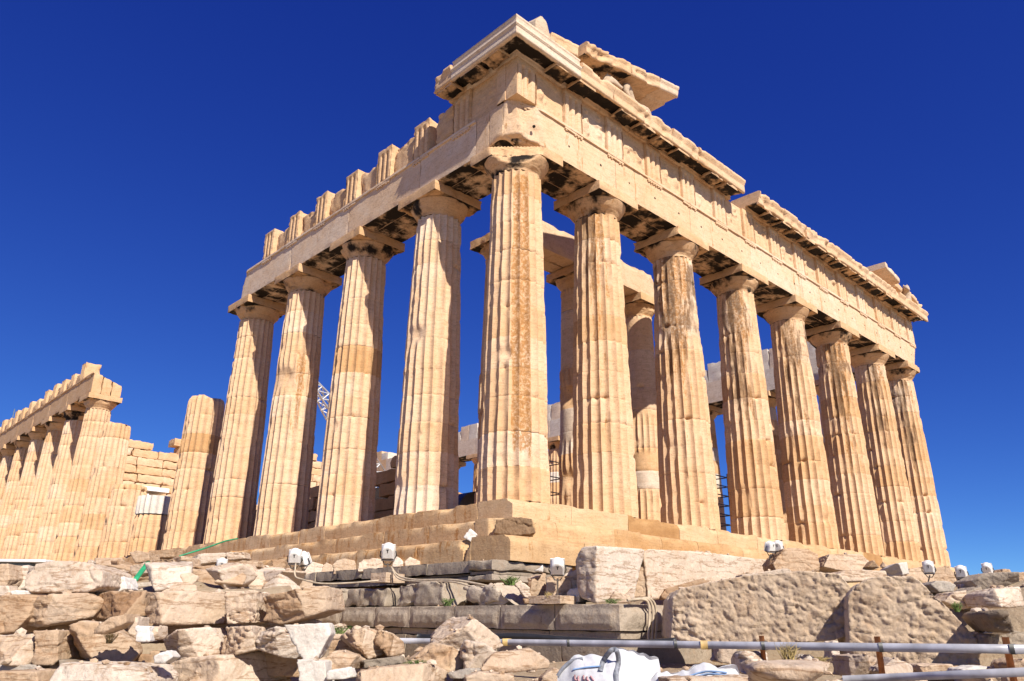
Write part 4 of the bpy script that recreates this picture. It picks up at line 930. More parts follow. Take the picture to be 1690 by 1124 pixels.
# --- filler blocks added behind the pile, toned dark to deepen shade in its gaps
KG = 'shaded blocks packed behind the left pile'
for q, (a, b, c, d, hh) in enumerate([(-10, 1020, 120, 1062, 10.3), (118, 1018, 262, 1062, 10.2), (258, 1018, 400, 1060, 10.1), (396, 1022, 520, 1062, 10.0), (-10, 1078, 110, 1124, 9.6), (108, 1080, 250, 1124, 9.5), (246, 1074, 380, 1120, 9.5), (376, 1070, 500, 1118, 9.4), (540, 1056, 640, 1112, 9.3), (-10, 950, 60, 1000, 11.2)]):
    rock('dark filler block added in the gaps behind the left pile', [(a, b), (c, b), (c, d), (a, d)], h=hh, t=.5, group=KG, tone=.35, grow=1.0, ncut=0)

rock('dark crumbling hackled stone filling the broken corner of the second step', [(816,880),(819,858),(846,853),(878,856),(884,880),(850,884)], X=-.50, t=.3, mat=M_HACK, rough=.09, tone=-.15, left=.0, grow=1.0, ncut=0, rot=0, vox=.02)
# --- head-sized rubble strewn over the terrace behind the pile and over the ground in front
rq = random.Random(5)
for k in range(78):
    SEED[0] += 1
    if k < 46: h = rq.uniform(11.8, 18.5); px = rq.uniform(175, 500); lab, grp = 'head-sized tan stone strewn on the terrace behind the left pile', 'stones strewn on the terrace'
    elif k < 62: h = rq.uniform(6.9, 10.2); px = rq.uniform(560, 1260); lab, grp = 'small cream stone strewn on the ground near the white bag', 'stones strewn near the bag'
    else: h = rq.uniform(7.2, 15.5); px = rq.uniform(1400, 1685); lab, grp = 'small tan stone strewn on the slope at the right', 'stones strewn at the right'
    q = at_h(px, 1000, h); z0 = float(gz(q[0], q[1])); r_ = rq.uniform(.10, .30)*(1.25 if k < 46 else .8)
    P = [np.array([q[0] + rq.uniform(-1, 1)*r_*1.3, q[1] + rq.uniform(-1, 1)*r_*1.3, z0 + rq.choice([-.25, .2, .75, 1.0])*r_*rq.uniform(.7, 1.2)]) for _ in range(12)]
    stone('rubble_stone', lab, 'stone', P, M_ROCK, rough=.02, vox=.03, seed=SEED[0], tone=rq.uniform(.35, .85), ncut=2, group=grp)
# --- small stones and grit lying on every ledge and in the gaps between the blocks
bpy.context.view_layer.update(); dg = bpy.context.evaluated_depsgraph_get()
rg = random.Random(17); bm0 = bmesh.new(); bmesh.ops.create_icosphere(bm0, subdivisions=1, radius=1.0)
IV = np.array([v.co[:] for v in bm0.verts]); IFc = [tuple(v.index for v in f.verts) for f in bm0.faces]; bm0.free()
mb = MB(); cnt = 0
for k in range(1700):
    h = rg.uniform(6.6, 17); lat = rg.uniform(-.72, .70)*h; q = CAM + FH*h + np.array([math.sin(YAW), -math.cos(YAW), 0])*lat
    ok, loc, nrm, *_ = scene.ray_cast(dg, Vector((q[0], q[1], -.9)), Vector((0, 0, -1)))
    if not ok or nrm.z < .6 or loc.z > -1.3: continue
    r_ = min(.07, .010 + .013*rg.expovariate(1.0)); sc_ = np.array([rg.uniform(.8, 1.5), rg.uniform(.7, 1.1), rg.uniform(.5, .8)])*r_
    a = rg.uniform(0, 6.3); V = IV*(1 + 1.1*(vnoise(IV*1.3 + k*3.1, 5) - .5)[:, None])*sc_
    V = np.stack([V[:, 0]*math.cos(a) - V[:, 1]*math.sin(a), V[:, 0]*math.sin(a) + V[:, 1]*math.cos(a), V[:, 2]], 1)
    mb.add(V + np.array(loc) + np.array([0, 0, sc_[2]*.5]), IFc, tone=rg.uniform(.3, 1.0)); cnt += 1
tag(mb.build('gravel', M_ROCK, smooth=False), 'small loose stones and grit scattered over the ledges and between the blocks', 'gravel', None, 'stuff')

# ================================================================ SMALL OBJECTS
M_LAMP = plain('lamp_white', (.74, .71, .66), .45, var=.06, scale=20)
M_DARK = plain('dark_metal', (.03, .03, .032), .5, var=.2)
M_STEEL = plain('grey_steel', (.30, .29, .28), .45, .4, var=.15)
M_PIPE = plain('pipe_enamel', (.42, .42, .46), .35, var=.16, scale=5)
M_ORANGE = plain('rusty_orange', (.45, .16, .05), .7, var=.25, scale=15)
M_OCHRE = plain('ochre_joint', (.50, .33, .12), .6, var=.2)
M_CABLE = plain('beige_cable', (.50, .40, .28), .6, var=.15)
M_BLACK = plain('black_cable', (.02, .02, .022), .5)
M_GREEN = plain('green_plastic', (.03, .30, .13), .45, var=.15)
M_BAG = plain('woven_white_plastic', (.50, .50, .52), .55, var=.05, scale=30, bump=.15)
M_STRAP = plain('grey_webbing', (.20, .21, .24), .7, var=.2, scale=40)
M_BLUE = plain('blue_thread', (.18, .30, .52), .6, var=.2)
M_RED = plain('faded_red_ink', (.50, .26, .27), .7, var=.3, scale=30)
M_CRANE = plain('white_paint', (.78, .78, .80), .4, var=.08)
M_TWIG = plain('dry_twig', (.16, .09, .05), .9, var=.3)
M_WEED = plain('weed_green', (.10, .15, .03), .8, var=.3)
M_STRAW = plain('dry_grass', (.42, .31, .12), .9, var=.25)
M_CLAD = plain('blue_grey_sheet', (.12, .16, .20), .6, var=.12)
M_HUT = plain('white_sheet', (.82, .82, .82), .5, var=.04)
M_FIG = stone_mat('statue_marble', [(.0, (.40, .29, .18)), (.5, (.55, .42, .29)), (1., (.66, .54, .42))], bump=.6)

def rbox(mb, M, lo, hi, r=.03, n=6):
    """rounded box in a local frame M (3x3 columns + origin)"""
    lo = np.array(lo, float); hi = np.array(hi, float); c = (lo+hi)/2; h = (hi-lo)/2
    for ax in range(3):
        a, b = (ax+1) % 3, (ax+2) % 3
        for sd in (-1, 1):
            A, B = np.meshgrid(np.linspace(-1, 1, n), np.linspace(-1, 1, n), indexing='ij'); V = np.zeros((A.size, 3))
            V[:, a] = A.ravel()*h[a]; V[:, b] = B.ravel()*h[b]; V[:, ax] = sd*h[ax]
            I_ = np.clip(V, -(h-r), h-r); D = V - I_; L_ = np.linalg.norm(D, axis=1, keepdims=True); V = I_ + D/np.maximum(L_, 1e-9)*r
            mb.add((V + c) @ M[0].T + M[1], grid_faces(n, n, flip=sd < 0))
def frame(o, yaw, tilt):
    f = np.array([math.cos(yaw)*math.cos(tilt), math.sin(yaw)*math.cos(tilt), math.sin(tilt)])
    s = np.array([math.sin(yaw), -math.cos(yaw), 0]); u = np.cross(s, f)
    return (np.stack([f, s, u], 1), np.array(o, float))
LIGHTS = 'white floodlights aimed at the temple'
def floodlight(px, py, pb, h, size, yaw, label, tilt=.5, base=None, X=None):
    if X is not None: h = float((at_x(px, pb, X) - CAM) @ FH)
    top = at_h(px, py, h); foot = at_h(px, pb, h); S = size*.70
    root = empty('floodlight', foot, label, 'floodlight', LIGHTS)
    def put(mb, name, mat, par=root):
        o = mb.build(name, mat); o.parent = par; o.matrix_parent_inverse = Matrix.Translation(-root.location); return o
    M = frame(top, yaw, tilt)
    mb = MB(); 
    prof = [(-.40, -.40), (.40, -.40)] + [(.40*math.cos(t), .10 + .40*math.sin(t)) for t in np.linspace(0, math.pi, 11)]
    V = []
    for fx, sc in ((-.44, .72), (-.40, .88), (-.28, .97), (.10, 1.0)): V += [M[0] @ np.array([fx, a*sc, .0 + b*sc])*S + M[1] for a, b in prof]
    n_ = len(prof); mb.add(V, [(r*n_+i, r*n_+(i+1) % n_, (r+1)*n_+(i+1) % n_, (r+1)*n_+i) for r in range(3) for i in range(n_)] + [tuple(range(n_))])
    rbox(mb, M, (.10*S, -.43*S, -.46*S), (.22*S, .43*S, .36*S), .05*S)
    hs = put(mb, 'housing', M_LAMP)
    hs.data.polygons.foreach_set('use_smooth', np.zeros(len(hs.data.polygons), bool))
    mb = MB(); rbox(mb, M, (.221*S, -.36*S, -.40*S), (.24*S, .36*S, .30*S), .01*S, 3); g = put(mb, 'front_glass', M_STEEL)
    mb = MB(); rbox(mb, M, (-.38*S, -.40*S, -.50*S), (.10*S, .40*S, -.41*S), .02*S, 3); put(mb, 'ballast_plate', M_STEEL)
    mb = MB(); rbox(mb, M, (-.455*S, -.08*S, .22*S), (-.42*S, .08*S, .27*S), .01*S, 3); rbox(mb, M, (-.455*S, -.03*S, .04*S), (-.42*S, .03*S, .23*S), .01*S, 3); put(mb, 'latch', M_DARK)
    mb = MB(); lp = lambda x, y, z: M[0] @ np.array([x, y, z])*S + M[1]
    jn_ = np.array([top[0], top[1], top[2] - .82*S])
    tube(mb, [lp(-.05, -.46, 0), lp(-.05, -.50, -.30), jn_ + M[0][:, 1]*-.16*S, jn_ + M[0][:, 1]*.16*S, lp(-.05, .50, -.30), lp(-.05, .46, 0)], .04*S, 6); put(mb, 'bracket', M_DARK)
    mb = MB(); tube(mb, [jn_ + np.array([0, 0, .03]), foot], .055*S, 8); put(mb, 'post', M_STEEL)
    if base:
        bw, bh = base; mb = MB(); gbox(mb, (-bw, -bw*.8, -.02), (bw, bw*.8, bh), .04, int(px), chip=.04, tone=.6)
        o = mb.build('lamp_base', M_ROCK); o.location = foot - np.array([0, 0, bh]); o.rotation_euler.z = .15
        tag(o, base_label.pop(0), 'base block', 'stone bases of the floodlights')
base_label = ['small tan stone base under the floodlight beside the rounded lump', 'small tan stone base under the double floodlight', 'larger tan stone base with cables under the single tall-backed floodlight', 'flat grey-tan stone base under the corner floodlight']
floodlight(206, 942, 968, 15.5, .30, YAW+.5, 'leftmost floodlight, low behind the white marble lump')
floodlight(265, 936, 962, 17, .38, YAW+.25, 'white floodlight with a dark bracket right of the green board')
floodlight(366, 931, 962, 17, .38, YAW+.35, 'white floodlight beside the rounded cream lump', base=(.26, .16))
floodlight(487, 917, 957, 15.7, .42, YAW+.15, 'left lamp of the double floodlight at the grey course', base=(.27, .18))
floodlight(503, 921, 957, 15.9, .40, YAW-.7, 'right lamp of the double floodlight at the grey course, turned away')
floodlight(641, 909, 946, 14.4, .54, YAW+.05, X=-2.15, label= 'upright single floodlight standing before the lowest step', base=(.31, .20))
floodlight(920, 933, 984, 12.6, .44, YAW-.05, X=-2.4, label= 'floodlight on a thin post by the corner of the foundation', tilt=.75, base=(.42, .12))
floodlight(1270, 902, 930, 15.0, .30, YAW+.5, 'left lamp of the pair behind the hollow-topped lump', tilt=.3)
floodlight(1284, 901, 930, 15.0, .30, YAW-.5, 'right lamp of the pair behind the hollow-topped lump', tilt=.4)
floodlight(1532, 935, 960, 13.5, .30, YAW-.5, 'floodlight at the foot of the last column', tilt=.45)
floodlight(1586, 943, 968, 13.2, .29, YAW-.6, 'second floodlight right of the last column, by the pale squared stone', tilt=.4)
floodlight(1629, 937, 952, 12.9, .25, YAW-.7, 'rightmost floodlight, on top of the dressed grey-brown block', tilt=.6)

def cable(name, label, pts, r, mat, cat='cable', group=None):
    mb = MB(); P = smooth_path(pts, 6); o_ = np.mean(P, 0); tube(mb, [p - o_ for p in P], r, 7); o = mb.build(name, mat); o.location = o_; return tag(o, label, cat, group)
cable('cable', 'upper beige cable running along the grey ledge from the single floodlight base', [at_x(x, y, -2.25) for x, y, h in ((646, 936, 14.3), (653, 946, 14), (664, 953, 13.9), (690, 957, 13.8), (745, 957, 13.5), (785, 963, 13.2), (812, 969, 13.0))], .022, M_CABLE, group='beige cables on the ledge')
cable('cable', 'lower beige cable ending at the angular cream chip', [at_x(x, y, -2.3) for x, y, h in ((648, 941, 14.2), (660, 956, 13.9), (700, 960, 13.6), (745, 960, 13.3), (778, 968, 13.0), (802, 974, 12.8))], .018, M_CABLE, group='beige cables on the ledge')
cable('cable', 'pale cable from the double floodlight base to the right along the ledge', [at_h(x, y, h) for x, y, h in ((488, 930, 14.4), (487, 950, 14.3), (498, 956, 14.2), (530, 963, 14.0), (580, 962, 13.9), (625, 958, 13.9))], .015, M_CABLE, group='beige cables on the ledge')
cable('hose', 'thick dark cable along the foot of the grey foundation', [at_h(x, y, h) for x, y, h in ((690, 1051, 11.6), (760, 1053, 11.3), (850, 1050, 11.0), (930, 1055, 10.7), (1010, 1060, 10.4), (1070, 1061, 10.3), (1116, 1058, 10.2))], .045, M_BLACK, 'cable')
for q, lab in enumerate(('left strand of the cable bundle hanging over the right end of the foundation', 'middle strand of the cable bundle hanging over the right end of the foundation', 'right strand of the cable bundle hanging over the right end of the foundation')):
    cable('cable', lab, [at_y(1035+q*6, 991, -5.28), at_y(1060+q*4, 989-q, -5.30), at_y(1070+q*5, 996, -5.32), at_y(1072+q*6, 1020, -5.34), at_y(1070+q*6, 1050, -5.36), at_y(1072+q*5, 1068, -5.4)], .022, M_CABLE, group='cable bundle at the foundation end')
cable('hose', 'thin green hose trailing down the steps at the left', [at_h(x, y, h) for x, y, h in ((296, 918, 17.2), (315, 912, 17.3), (335, 906, 17.6), (355, 899, 18.4), (372, 893, 19.0), (392, 889, 19.6))], .02, M_GREEN, 'hose')
mb = MB(); a, b = at_h(212, 972, 13.2), at_h(245, 928, 13.8); d = (b-a)/np.linalg.norm(b-a); s_ = np.cross(d, FH); s_ /= np.linalg.norm(s_); n_ = np.cross(s_, d)
rbox(mb, (np.stack([d, s_, n_], 1), a*0), (0, -.045, -.02), (np.linalg.norm(b-a), .045, .02), .015, 4); o = mb.build('board', M_GREEN); o.location = a
tag(o, 'dark green board leaning between rubble stones', 'board')

# --- white pipe barrier along the bottom right
pa, pb_ = at_h(662, 1057.5, 11.6), at_h(1720, 1072, 6.6)
rail = empty('pipe_barrier', (pa+pb_)/2, 'long white pipe barrier on short rusty posts along the bottom right', 'barrier')
def rput(mb, name, mat, par=rail):
    o = mb.build(name, mat); o.parent = par; o.matrix_parent_inverse = Matrix.Translation(-rail.location); return o
pt = lambda t: pa + (pb_-pa)*t
def tpx(px):                                             # parameter along the pipe under a pixel column
    lo, hi = 0., 1.
    for _ in range(40):
        m = (lo+hi)/2; q = pt(m) - CAM; x = 845 + FPX*(q @ RT)/(q @ FW)
        lo, hi = (m, hi) if x < px else (lo, m)
    return lo
mb = MB(); tube(mb, [pt(t) for t in np.linspace(0, 1, 12)], .050, 4, math.pi/4); rput(mb, 'pipe', M_PIPE)
for px in (836, 1164):
    t = tpx(px); mb = MB(); tube(mb, [pt(t-.004), pt(t+.006)], .060, 4, math.pi/4); rput(mb, 'pipe_joint', M_OCHRE)
for px, len_ in ((1262, .42), (1456, .5), (1672, .55), (1118, .35), (941, .3)):
    t = tpx(px); p = pt(t); q = rail
    mb = MB(); tube(mb, [pt(t-.0022), pt(t+.0022)], .056, 4, math.pi/4); rput(mb, 'clamp', M_DARK)
    if px in (1118, 941): continue
    mb = MB(); off = FH*.075; tube(mb, [p + off + np.array([0, 0, .09]), p + off - np.array([0, 0, len_])], .028, 6); rput(mb, 'post', M_ORANGE)
mb = MB(); la, lb = at_h(1395, 1121, 7.4), at_h(1720, 1108, 5.8); o_ = (la+lb)/2; tube(mb, [la-o_, (la+lb)/2-o_, lb-o_], .042, 4, math.pi/4); o = mb.build('pipe', M_PIPE); o.location = o_
tag(o, 'lower white pipe lying at the bottom right corner under the barrier', 'pipe')

# --- big white woven bag
def cloth_lump(mb, o, ax, ay, hgt, seed, n=70, sharp=.55):
    u, v = np.meshgrid(np.linspace(-1, 1, n), np.linspace(-1, 1, n), indexing='ij'); u = u.ravel(); v = v.ravel()
    P = np.stack([u*1.7 + seed, v*1.7, 0*u], 1); P = P + .5*vec_noise(P*.9, seed+2)
    r = np.clip(1 - (u**2 + v**2)**1.0, 0, 1); z = r**sharp
    fold = 1 - np.abs(fbm(P*1.1, seed, 2) - .5)*3.4; fold2 = 1 - np.abs(fbm(P*np.array([2.4, 1.0, 1]), seed+4, 2) - .5)*4
    z = z*(.66 + .30*fold + .12*fold2) - .06*(1-r)
    d = np.stack([u*ax, v*ay, z*hgt], 1)
    V = o + d[:, 0:1]*np.array([math.sin(YAW), -math.cos(YAW), 0]) + d[:, 1:2]*FH + d[:, 2:3]*np.array([0, 0, 1.])
    mb.add(V, grid_faces(n, n)); return V
bo = at_h(1040, 1126, 7.1); bag = empty('bulk_bag', bo, 'slumped big white woven bag with grey lifting straps at the bottom edge', 'bag')
def bput(mb, name, mat): o = mb.build(name, mat); o.parent = bag; o.matrix_parent_inverse = Matrix.Translation(-bag.location); return o
def bag_solid(mb, prof, ybot, h, th, seed, n=64, m=30):
    px = np.linspace(prof[0][0], prof[-1][0], n); yt = np.interp(px, [p[0] for p in prof], [p[1] for p in prof]); front = None
    yt = yt + (vnoise(np.stack([px*.11, 0*px, 0*px + seed], 1), 3) - .5)*5
    for sgn in (-1, 1):
        V = []
        for i in range(n):
            for k in range(m):
                t = k/(m-1); u = (px[i]-px[0])/(px[-1]-px[0]); y = yt[i] + (ybot - yt[i])*t
                q = at_h(px[i], y, h); bul = th*(math.sin(math.pi*min(1, max(0, u)))**.6)*(1 - (1-t)**2.2); V.append(q + FH*sgn*bul)
        V = np.array(V); P = V*3.2 + seed
        fold = np.abs(fbm(P*np.array([1.0, 1.0, .7]) + .5*vec_noise(P*.6, seed), seed, 2) - .5)
        fold2 = np.abs(fbm(P*np.array([2.2, 2.2, 1.1]), seed+3, 2) - .5)
        V = V + FH*(sgn*(-.16*fold - .07*fold2 + .03))[:, None]
        mb.add(V, grid_faces(n, m, flip=sgn > 0)); front = V if sgn < 0 else front
    return front
mb = MB(); W1 = bag_solid(mb, [(920, 1112), (930, 1097), (948, 1083), (975, 1079), (996, 1086), (1006, 1076), (1014, 1067), (1024, 1068), (1050, 1075), (1088, 1086), (1092, 1128)], 1150, 7.0, .20, 5)
W2 = bag_solid(mb, [(1070, 1128), (1086, 1110), (1110, 1109), (1132, 1106), (1160, 1092), (1172, 1094), (1184, 1104), (1200, 1096), (1214, 1098), (1224, 1122)], 1150, 6.9, .16, 9); W3 = W1
bput(mb, 'fabric', M_BAG)
def on_bag(px, py):                                     # nearest surface point of the fabric under a line of sight
    W = np.vstack([W1, W2, W3]); D = W - CAM; z = D @ FW; x = 845 + FPX*(D @ RT)/z; y = 562 - FPX*(D @ UP)/z
    q = np.hypot(x-px, y-py); k = np.argsort(q)[:6]; k = k[np.argmin(z[k])]; return W[k] - FH*.012
def ribbon(mb, pts, w):
    P = np.array(smooth_path(pts, 5)); S_ = np.array([math.sin(YAW), -math.cos(YAW), 0.])
    V = []; 
    for i in range(len(P)):
        t = P[min(i+1, len(P)-1)] - P[max(i-1, 0)]; t /= np.linalg.norm(t)+1e-9; a = np.cross(t, FH); a /= np.linalg.norm(a)+1e-9
        V += [P[i]-a*w - FH*.004, P[i]+a*w - FH*.004, P[i]+a*w + FH*.004, P[i]-a*w + FH*.004]
    F = [(4*i+j, 4*i+(j+1) % 4, 4*i+4+(j+1) % 4, 4*i+4+j) for i in range(len(P)-1) for j in range(4)]
    mb.add(V, F)
mb = MB(); tp = at_h(1013, 1072, 6.85); ribbon(mb, [on_bag(992, 1106), on_bag(996, 1090), at_h(1006, 1076, 6.85), tp, at_h(1018, 1075, 6.83), on_bag(1021, 1090), on_bag(1019, 1112), on_bag(1018, 1125)], .020); bput(mb, 'strap', M_STRAP)
mb = MB(); ribbon(mb, [on_bag(918, 1112), on_bag(926, 1102), on_bag(940, 1092), on_bag(960, 1086)], .014); bput(mb, 'strap', M_STRAP)
for pl in ([(945, 1104), (970, 1099), (992, 1099)], [(1130, 1116), (1165, 1106), (1200, 1108)], [(1135, 1121), (1168, 1111), (1206, 1113)]):
    mb = MB(); ribbon(mb, [on_bag(*p) for p in pl], .006); bput(mb, 'stitching', M_BLUE)
mb = MB()
for k, (x0, y0) in enumerate([(946, 1117), (953, 1118), (960, 1117), (967, 1118), (974, 1117)]):
    ribbon(mb, [on_bag(x0, y0-3), on_bag(x0+1, y0+3), on_bag(x0+4, y0+5)], .006)
bput(mb, 'faded_print', M_RED)

# --- crane, scaffolds, site huts
ca, cb = at_y(515, 629, 40), at_y(640, 812, 40)
crane = empty('crane', cb, 'white lattice crane boom slanting behind the flank columns', 'crane')
def kput(mb, name, mat, root=None):
    r = root or crane; o = mb.build(name, mat); o.parent = r; o.matrix_parent_inverse = Matrix.Translation(-r.location); return o
ax_ = (cb-ca)/np.linalg.norm(cb-ca); s1 = np.array([0, 1., 0]); s2 = np.cross(ax_, s1); Lc = np.linalg.norm(cb-ca); mb = MB()
wd = lambda t: .55 if t > .25 else .20 + 1.4*t
cor = lambda t, i: ca + ax_*Lc*t + s1*wd(t)*(1, 1, -1, -1)[i] + s2*wd(t)*(1, -1, -1, 1)[i]
N_ = 14
for k in range(N_):
    for i in range(4):
        rod(mb, cor(k/N_, i), cor((k+1)/N_, i), .085); rod(mb, cor(k/N_, i), cor((k+1)/N_, (i+1) % 4), .05); rod(mb, cor(k/N_, i), cor(k/N_, (i+1) % 4), .05)
kput(mb, 'boom', M_CRANE)
mb = MB(); gbox(mb, cb + np.array([-1.2, -1.5, -2.6]), cb + np.array([1.6, 1.5, .2]), .6, 1, chip=.0, rough=0); kput(mb, 'cab', M_DARK)
def scaffold(o, w, d, h, label, lv=1.0):
    root = empty('scaffold', o, label, 'scaffold'); mb = MB(); o = np.array(o)
    for x in (0, w):
        for y in (0, d):
            tube(mb, [o + (x, y, 0), o + (x, y, h)], .04, 6)
    kput(mb, 'upright_tubes', M_DARK, root); mb = MB(); z = .5
    while z < h:
        for y in (0, d): tube(mb, [o + (-.2, y, z), o + (w+.2, y, z)], .03, 6)
        for x in (0, w): tube(mb, [o + (x, -.2, z), o + (x, d+.2, z)], .03, 6)
        z += lv*.5
    kput(mb, 'cross_tubes', M_DARK, root)
    mb = MB(); gbox(mb, o + (-.1, -.1, .1), o + (w+.1, d+.1, .9), .5, 3, chip=0, rough=0); kput(mb, 'work_deck', M_DARK, root)
q = at_y(1183, 884, 8.5); scaffold((q[0], 8.5, .62), 1.5, 1.5, 4.2, 'dark tube scaffold standing between the third and fourth front columns')
q = at_y(902, 850, 14); scaffold((q[0], 14., .62), 1.2, 1.2, 4.6, 'thin tube scaffold beside the inner porch column', 1.6)
hp = at_h(20, 975, 19); hut = empty('site_hut', hp, 'white flat roof edge of a low site hut at the far left', 'hut')
ha, hb = at_h(-60, 922, 19), at_h(80, 925, 19); rz_ = math.atan2((hb-ha)[1], (hb-ha)[0]); Lh = np.linalg.norm((hb-ha)[:2])
Mh = (np.array([[math.cos(rz_), -math.sin(rz_), 0], [math.sin(rz_), math.cos(rz_), 0], [0, 0, 1.]]), np.array([ha[0], ha[1], ha[2]]))
mb = MB(); rbox(mb, Mh, (0, -.1, -.07), (Lh, 2.0, .0), .02, 4); kput(mb, 'roof', M_HUT, hut)
mb = MB(); rbox(mb, Mh, (.1, .15, -1.6), (Lh-.5, 1.9, -.075), .02, 4); kput(mb, 'wall', M_CLAD, hut)
h2 = at_y(250, 812, 42); hut = empty('work_shelter', h2, 'small work shelter with a white beam roof before the ruined wall', 'shelter')
za = at_y(221, 800, 42); zb_ = at_y(278, 812, 42)
mb = MB(); gbox(mb, (za[0], 41.9, za[2]-.28), (zb_[0], 44, za[2]), .3, 5, chip=0, rough=0); kput(mb, 'roof_beam', M_HUT, hut)
mb = MB(); gbox(mb, (zb_[0]-1.2, 42.2, za[2]-2.3), (zb_[0]-.2, 43.8, za[2]-.56), .4, 6, chip=0, rough=0); kput(mb, 'doorway_shade', M_DARK, hut)  # solid dark box, its colour standing in for shade inside the opening
mb = MB()
for x in (za[0]+1.0, zb_[0]-.05, za[0]+2.2): tube(mb, [(x, 41.95, za[2]-2.6), (x, 41.95, za[2]-.5)], .05, 6)
tube(mb, [(za[0]+1., 41.95, za[2]-1.3), (zb_[0], 41.95, za[2]-1.5)], .05, 6); kput(mb, 'railing', M_CRANE, hut)
wq = at_y(772, 835, 12); root = empty('covered_stack', (wq[0], 12, .62), 'dark covered stack in the shade between the corner column and the next flank column', 'covered stack')
mb = MB(); c_ = np.array([wq[0], 12., .62]); gbox(mb, c_ + (-1.0, -.6, 0), c_ + (1.0, .6, 1.0), .3, 8, chip=.05, tone=.3); kput(mb, 'crate', M_POROS, root)
mb = MB(); th_ = np.linspace(0, math.pi, 12); Vc = np.array([(c_[0] + 1.05*math.cos(t), c_[1] + y, c_[2] + 1.02 + .75*math.sin(t)) for y in (-.7, .7) for t in th_]); mb.add(Vc, [(i, i+1, 13+i, 12+i) for i in range(11)] + [tuple(range(12)), tuple(range(12, 24))]); kput(mb, 'tarpaulin', M_DARK, root)
q = at_y(4, 760, 75); mb = MB(); tube(mb, [(0, 0, -6), (0, 0, 5.2)], .05, 6); tube(mb, [(-1.2, 0, 3.6), (1.2, 0, 3.6)], .025, 5); tube(mb, [(-1.4, 0, 2.6), (1.4, 0, 2.6)], .025, 5); tube(mb, [(-.9, 0, 1.7), (.9, 0, 1.7)], .025, 5)
o = mb.build('antenna_mast', M_CLAD); o.location = q; tag(o, 'thin antenna mast behind the distant colonnade at the left edge', 'mast')

# --- sculptures in the gable corner
def skin(name, chains, mat, loc, label, cat, sub=2, rotz=0., rough=.03, scl=1.0):
    chains = [[(tuple(q*scl for q in p), r*scl) for p, r in ch] for ch in chains]
    me = bpy.data.meshes.new(name); V = []; E_ = []; Rr = []; idx = {}
    for ch in chains:
        prev = None
        for (p, r) in ch:
            k = tuple(round(c, 3) for c in p)
            if k not in idx: idx[k] = len(V); V.append(p); Rr.append(r)
            if prev is not None and prev != idx[k]: E_.append((prev, idx[k]))
            prev = idx[k]
    me.from_pydata(V, E_, []); o = bpy.data.objects.new(name, me); scene.collection.objects.link(o)
    m = o.modifiers.new('s', 'SKIN'); sub_ = o.modifiers.new('u', 'SUBSURF'); sub_.levels = sub
    for i, r in enumerate(Rr): me.skin_vertices[0].data[i].radius = (r, r)
    me.skin_vertices[0].data[0].use_root = True
    e = o.evaluated_get(bpy.context.evaluated_depsgraph_get()); r_ = bpy.data.meshes.new_from_object(e); bpy.data.objects.remove(o)
    Vv, Nn = get_vn(r_); Vv = Vv + Nn*(rough*(fbm(Vv*6, 5, 3) - .5)*2)[:, None]; r_.vertices.foreach_set('co', Vv.ravel())
    r_.polygons.foreach_set('use_smooth', np.ones(len(r_.polygons), bool)); set_attr(r_, 'tone', .6); r_.materials.clear(); r_.materials.append(mat)
    o = bpy.data.objects.new(name, r_); o.location = loc; o.rotation_euler.z = rotz; scene.collection.objects.link(o); return tag(o, label, cat)
zt = ZC + .64
# reclining nude leaning back on one arm, knees drawn up (feet towards +x)
skin('statue', [[((0, 0, .30), .26), ((-.12, .02, .52), .25), ((-.26, .03, .80), .28), ((-.34, .03, .98), .17), ((-.36, .02, 1.08), .10), ((-.36, -.01, 1.22), .15), ((-.35, -.02, 1.32), .12)],
                [((-.26, .03, .80), .28), ((-.38, -.28, .82), .13), ((-.55, -.34, .52), .10), ((-.40, -.36, .22), .08), ((-.28, -.36, .12), .06)],
                [((-.26, .03, .80), .28), ((-.30, .32, .84), .13), ((-.05, .38, .62), .10), ((.25, .34, .62), .08)],
                [((0, 0, .30), .26), ((.22, -.14, .30), .19), ((.72, -.18, .52), .15), ((.86, -.18, .30), .12), ((1.05, -.18, .10), .08), ((1.22, -.2, .06), .06)],
                [((0, 0, .30), .26), ((.24, .14, .26), .19), ((.76, .16, .34), .15), ((1.15, .16, .18), .11), ((1.42, .16, .10), .07), ((1.55, .14, .14), .05)]],
     M_FIG, (5.55, .12, zt), 'worn statue of a reclining figure with raised knees in the gable corner', 'statue', scl=1.12)
def horse(loc, rz, label, s=1.0):
    c = lambda *p: tuple(q*s for q in p)
    skin('horse_head', [[(c(0, 0, -.1), .30*s), (c(.05, 0, .25), .27*s), (c(.16, 0, .55), .20*s), (c(.30, 0, .78), .17*s), (c(.46, 0, .74), .16*s), (c(.66, 0, .60), .11*s), (c(.84, 0, .46), .085*s), (c(.92, 0, .40), .07*s)],
                        [(c(.30, 0, .78), .17*s), (c(.24, .09, .95), .05*s), (c(.25, .10, 1.04), .02*s)], [(c(.30, 0, .78), .17*s), (c(.24, -.09, .95), .05*s), (c(.25, -.10, 1.04), .02*s)]],
         M_FIG, loc, label, 'statue', rotz=rz)
horse((3.9, -.05, zt-.05), R(-35), 'carved horse head looking out under the broken gable, left of the reclining statue', .8)
horse((29.3, -.35, zt), R(-150), 'small carved horse head at the far end of the cornice', .9)
mb = MB(); P0 = np.array([[-.38, -.35, 0], [.38, -.35, 0], [.38, .35, 0], [-.38, .35, 0], [-.30, -.30, .30], [.34, -.26, .45], [.32, .26, .62], [.02, .20, .60], [-.26, .24, .42], [.10, -.15, .62]])
o = stone('lion_spout', 'worn lump of a lion-head spout on top of the corner cornice', 'carving', P0*np.array([.95, .95, 1.5]) + np.array([.62, -.20, ZC+.70]), M_FIG, rough=.04, vox=.03, seed=71, tone=.8, ncut=2)

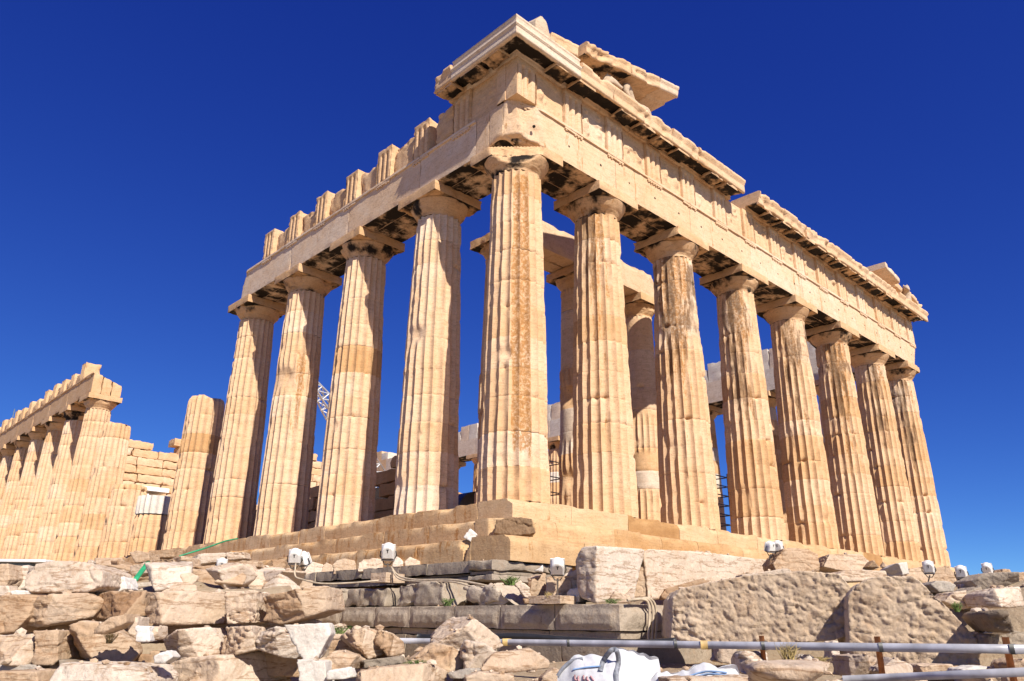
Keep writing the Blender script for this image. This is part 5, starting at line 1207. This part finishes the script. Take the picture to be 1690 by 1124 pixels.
# --- plants
def tuft(name, loc, label, cat, mat, n, h, spread, seed, w=.006, branch=True):
    rg = random.Random(seed); mb = MB()
    for k in range(n):
        a = rg.uniform(0, 2*math.pi); l = rg.uniform(.5, 1)*h; t = rg.uniform(.1, 1)*spread
        b0 = np.array([rg.uniform(-.3, .3)*spread, rg.uniform(-.3, .3)*spread, 0]); d = np.array([math.cos(a)*t, math.sin(a)*t, l])
        m_ = b0 + d*.55 + np.array([rg.uniform(-.04, .04), rg.uniform(-.04, .04), .03]); tube(mb, [b0, m_, b0 + d], [w, w*.8, w*.3], 4)
        if branch:
            for _ in range(3):
                e = m_ + np.array([rg.uniform(-.12, .12), rg.uniform(-.12, .12), rg.uniform(.0, .14)]); tube(mb, [m_, e], [w*.6, w*.3], 3)
    o = mb.build(name, mat); o.location = loc; return tag(o, label, cat)
tuft('grass_tuft', at_h(738, 1000, 12.6), 'green grass growing from the joint of the bossed grey wall', 'weed', M_WEED, 40, .12, .14, 4, w=.006, branch=False)
tuft('grass_tuft', at_h(842, 966, 13.2), 'dark green weed in the hollow under the projecting grey corner block', 'weed', M_WEED, 50, .16, .2, 5, w=.007, branch=False)
tuft('grass_tuft', at_h(1302, 1098, 7.8), 'clump of dry straw-coloured grass below the white pipe', 'weed', M_STRAW, 60, .20, .12, 6, w=.004, branch=False)

for q_, (px, py, h, n) in enumerate([(560, 1046, 9.4, 22), (905, 990, 14.0, 30), (1010, 996, 12.6, 26), (1345, 1100, 8.0, 40), (1580, 1010, 11.0, 40), (300, 962, 13.0, 26), (690, 1104, 8.2, 24), (180, 1062, 8.7, 18), (1500, 965, 13.0, 24)]):
    lab = ['weed in front of the grey bossed wall near the orange-tan wedge', 'weed at the foot of the corner floodlight', 'weed before the split marble block', 'wide dry clump by the cream pyramid stone', 'dry clump below the cream triangular stone', 'weed between the leftmost floodlight bases', 'weed behind the long pinkish ledge stone', 'weed under the thin aslant slab', 'dry tuft behind the right hackled boulder'][q_]
    tuft('grass_tuft', at_h(px, py, h), ('dry straw-coloured ' if q_ % 2 else 'small olive ') + lab, 'weed', M_STRAW if q_ % 2 else M_WEED, n*2, (.09, .14, .07)[q_ % 3], (.16, .09, .22)[q_ % 3], 20+q_, w=.003, branch=False)
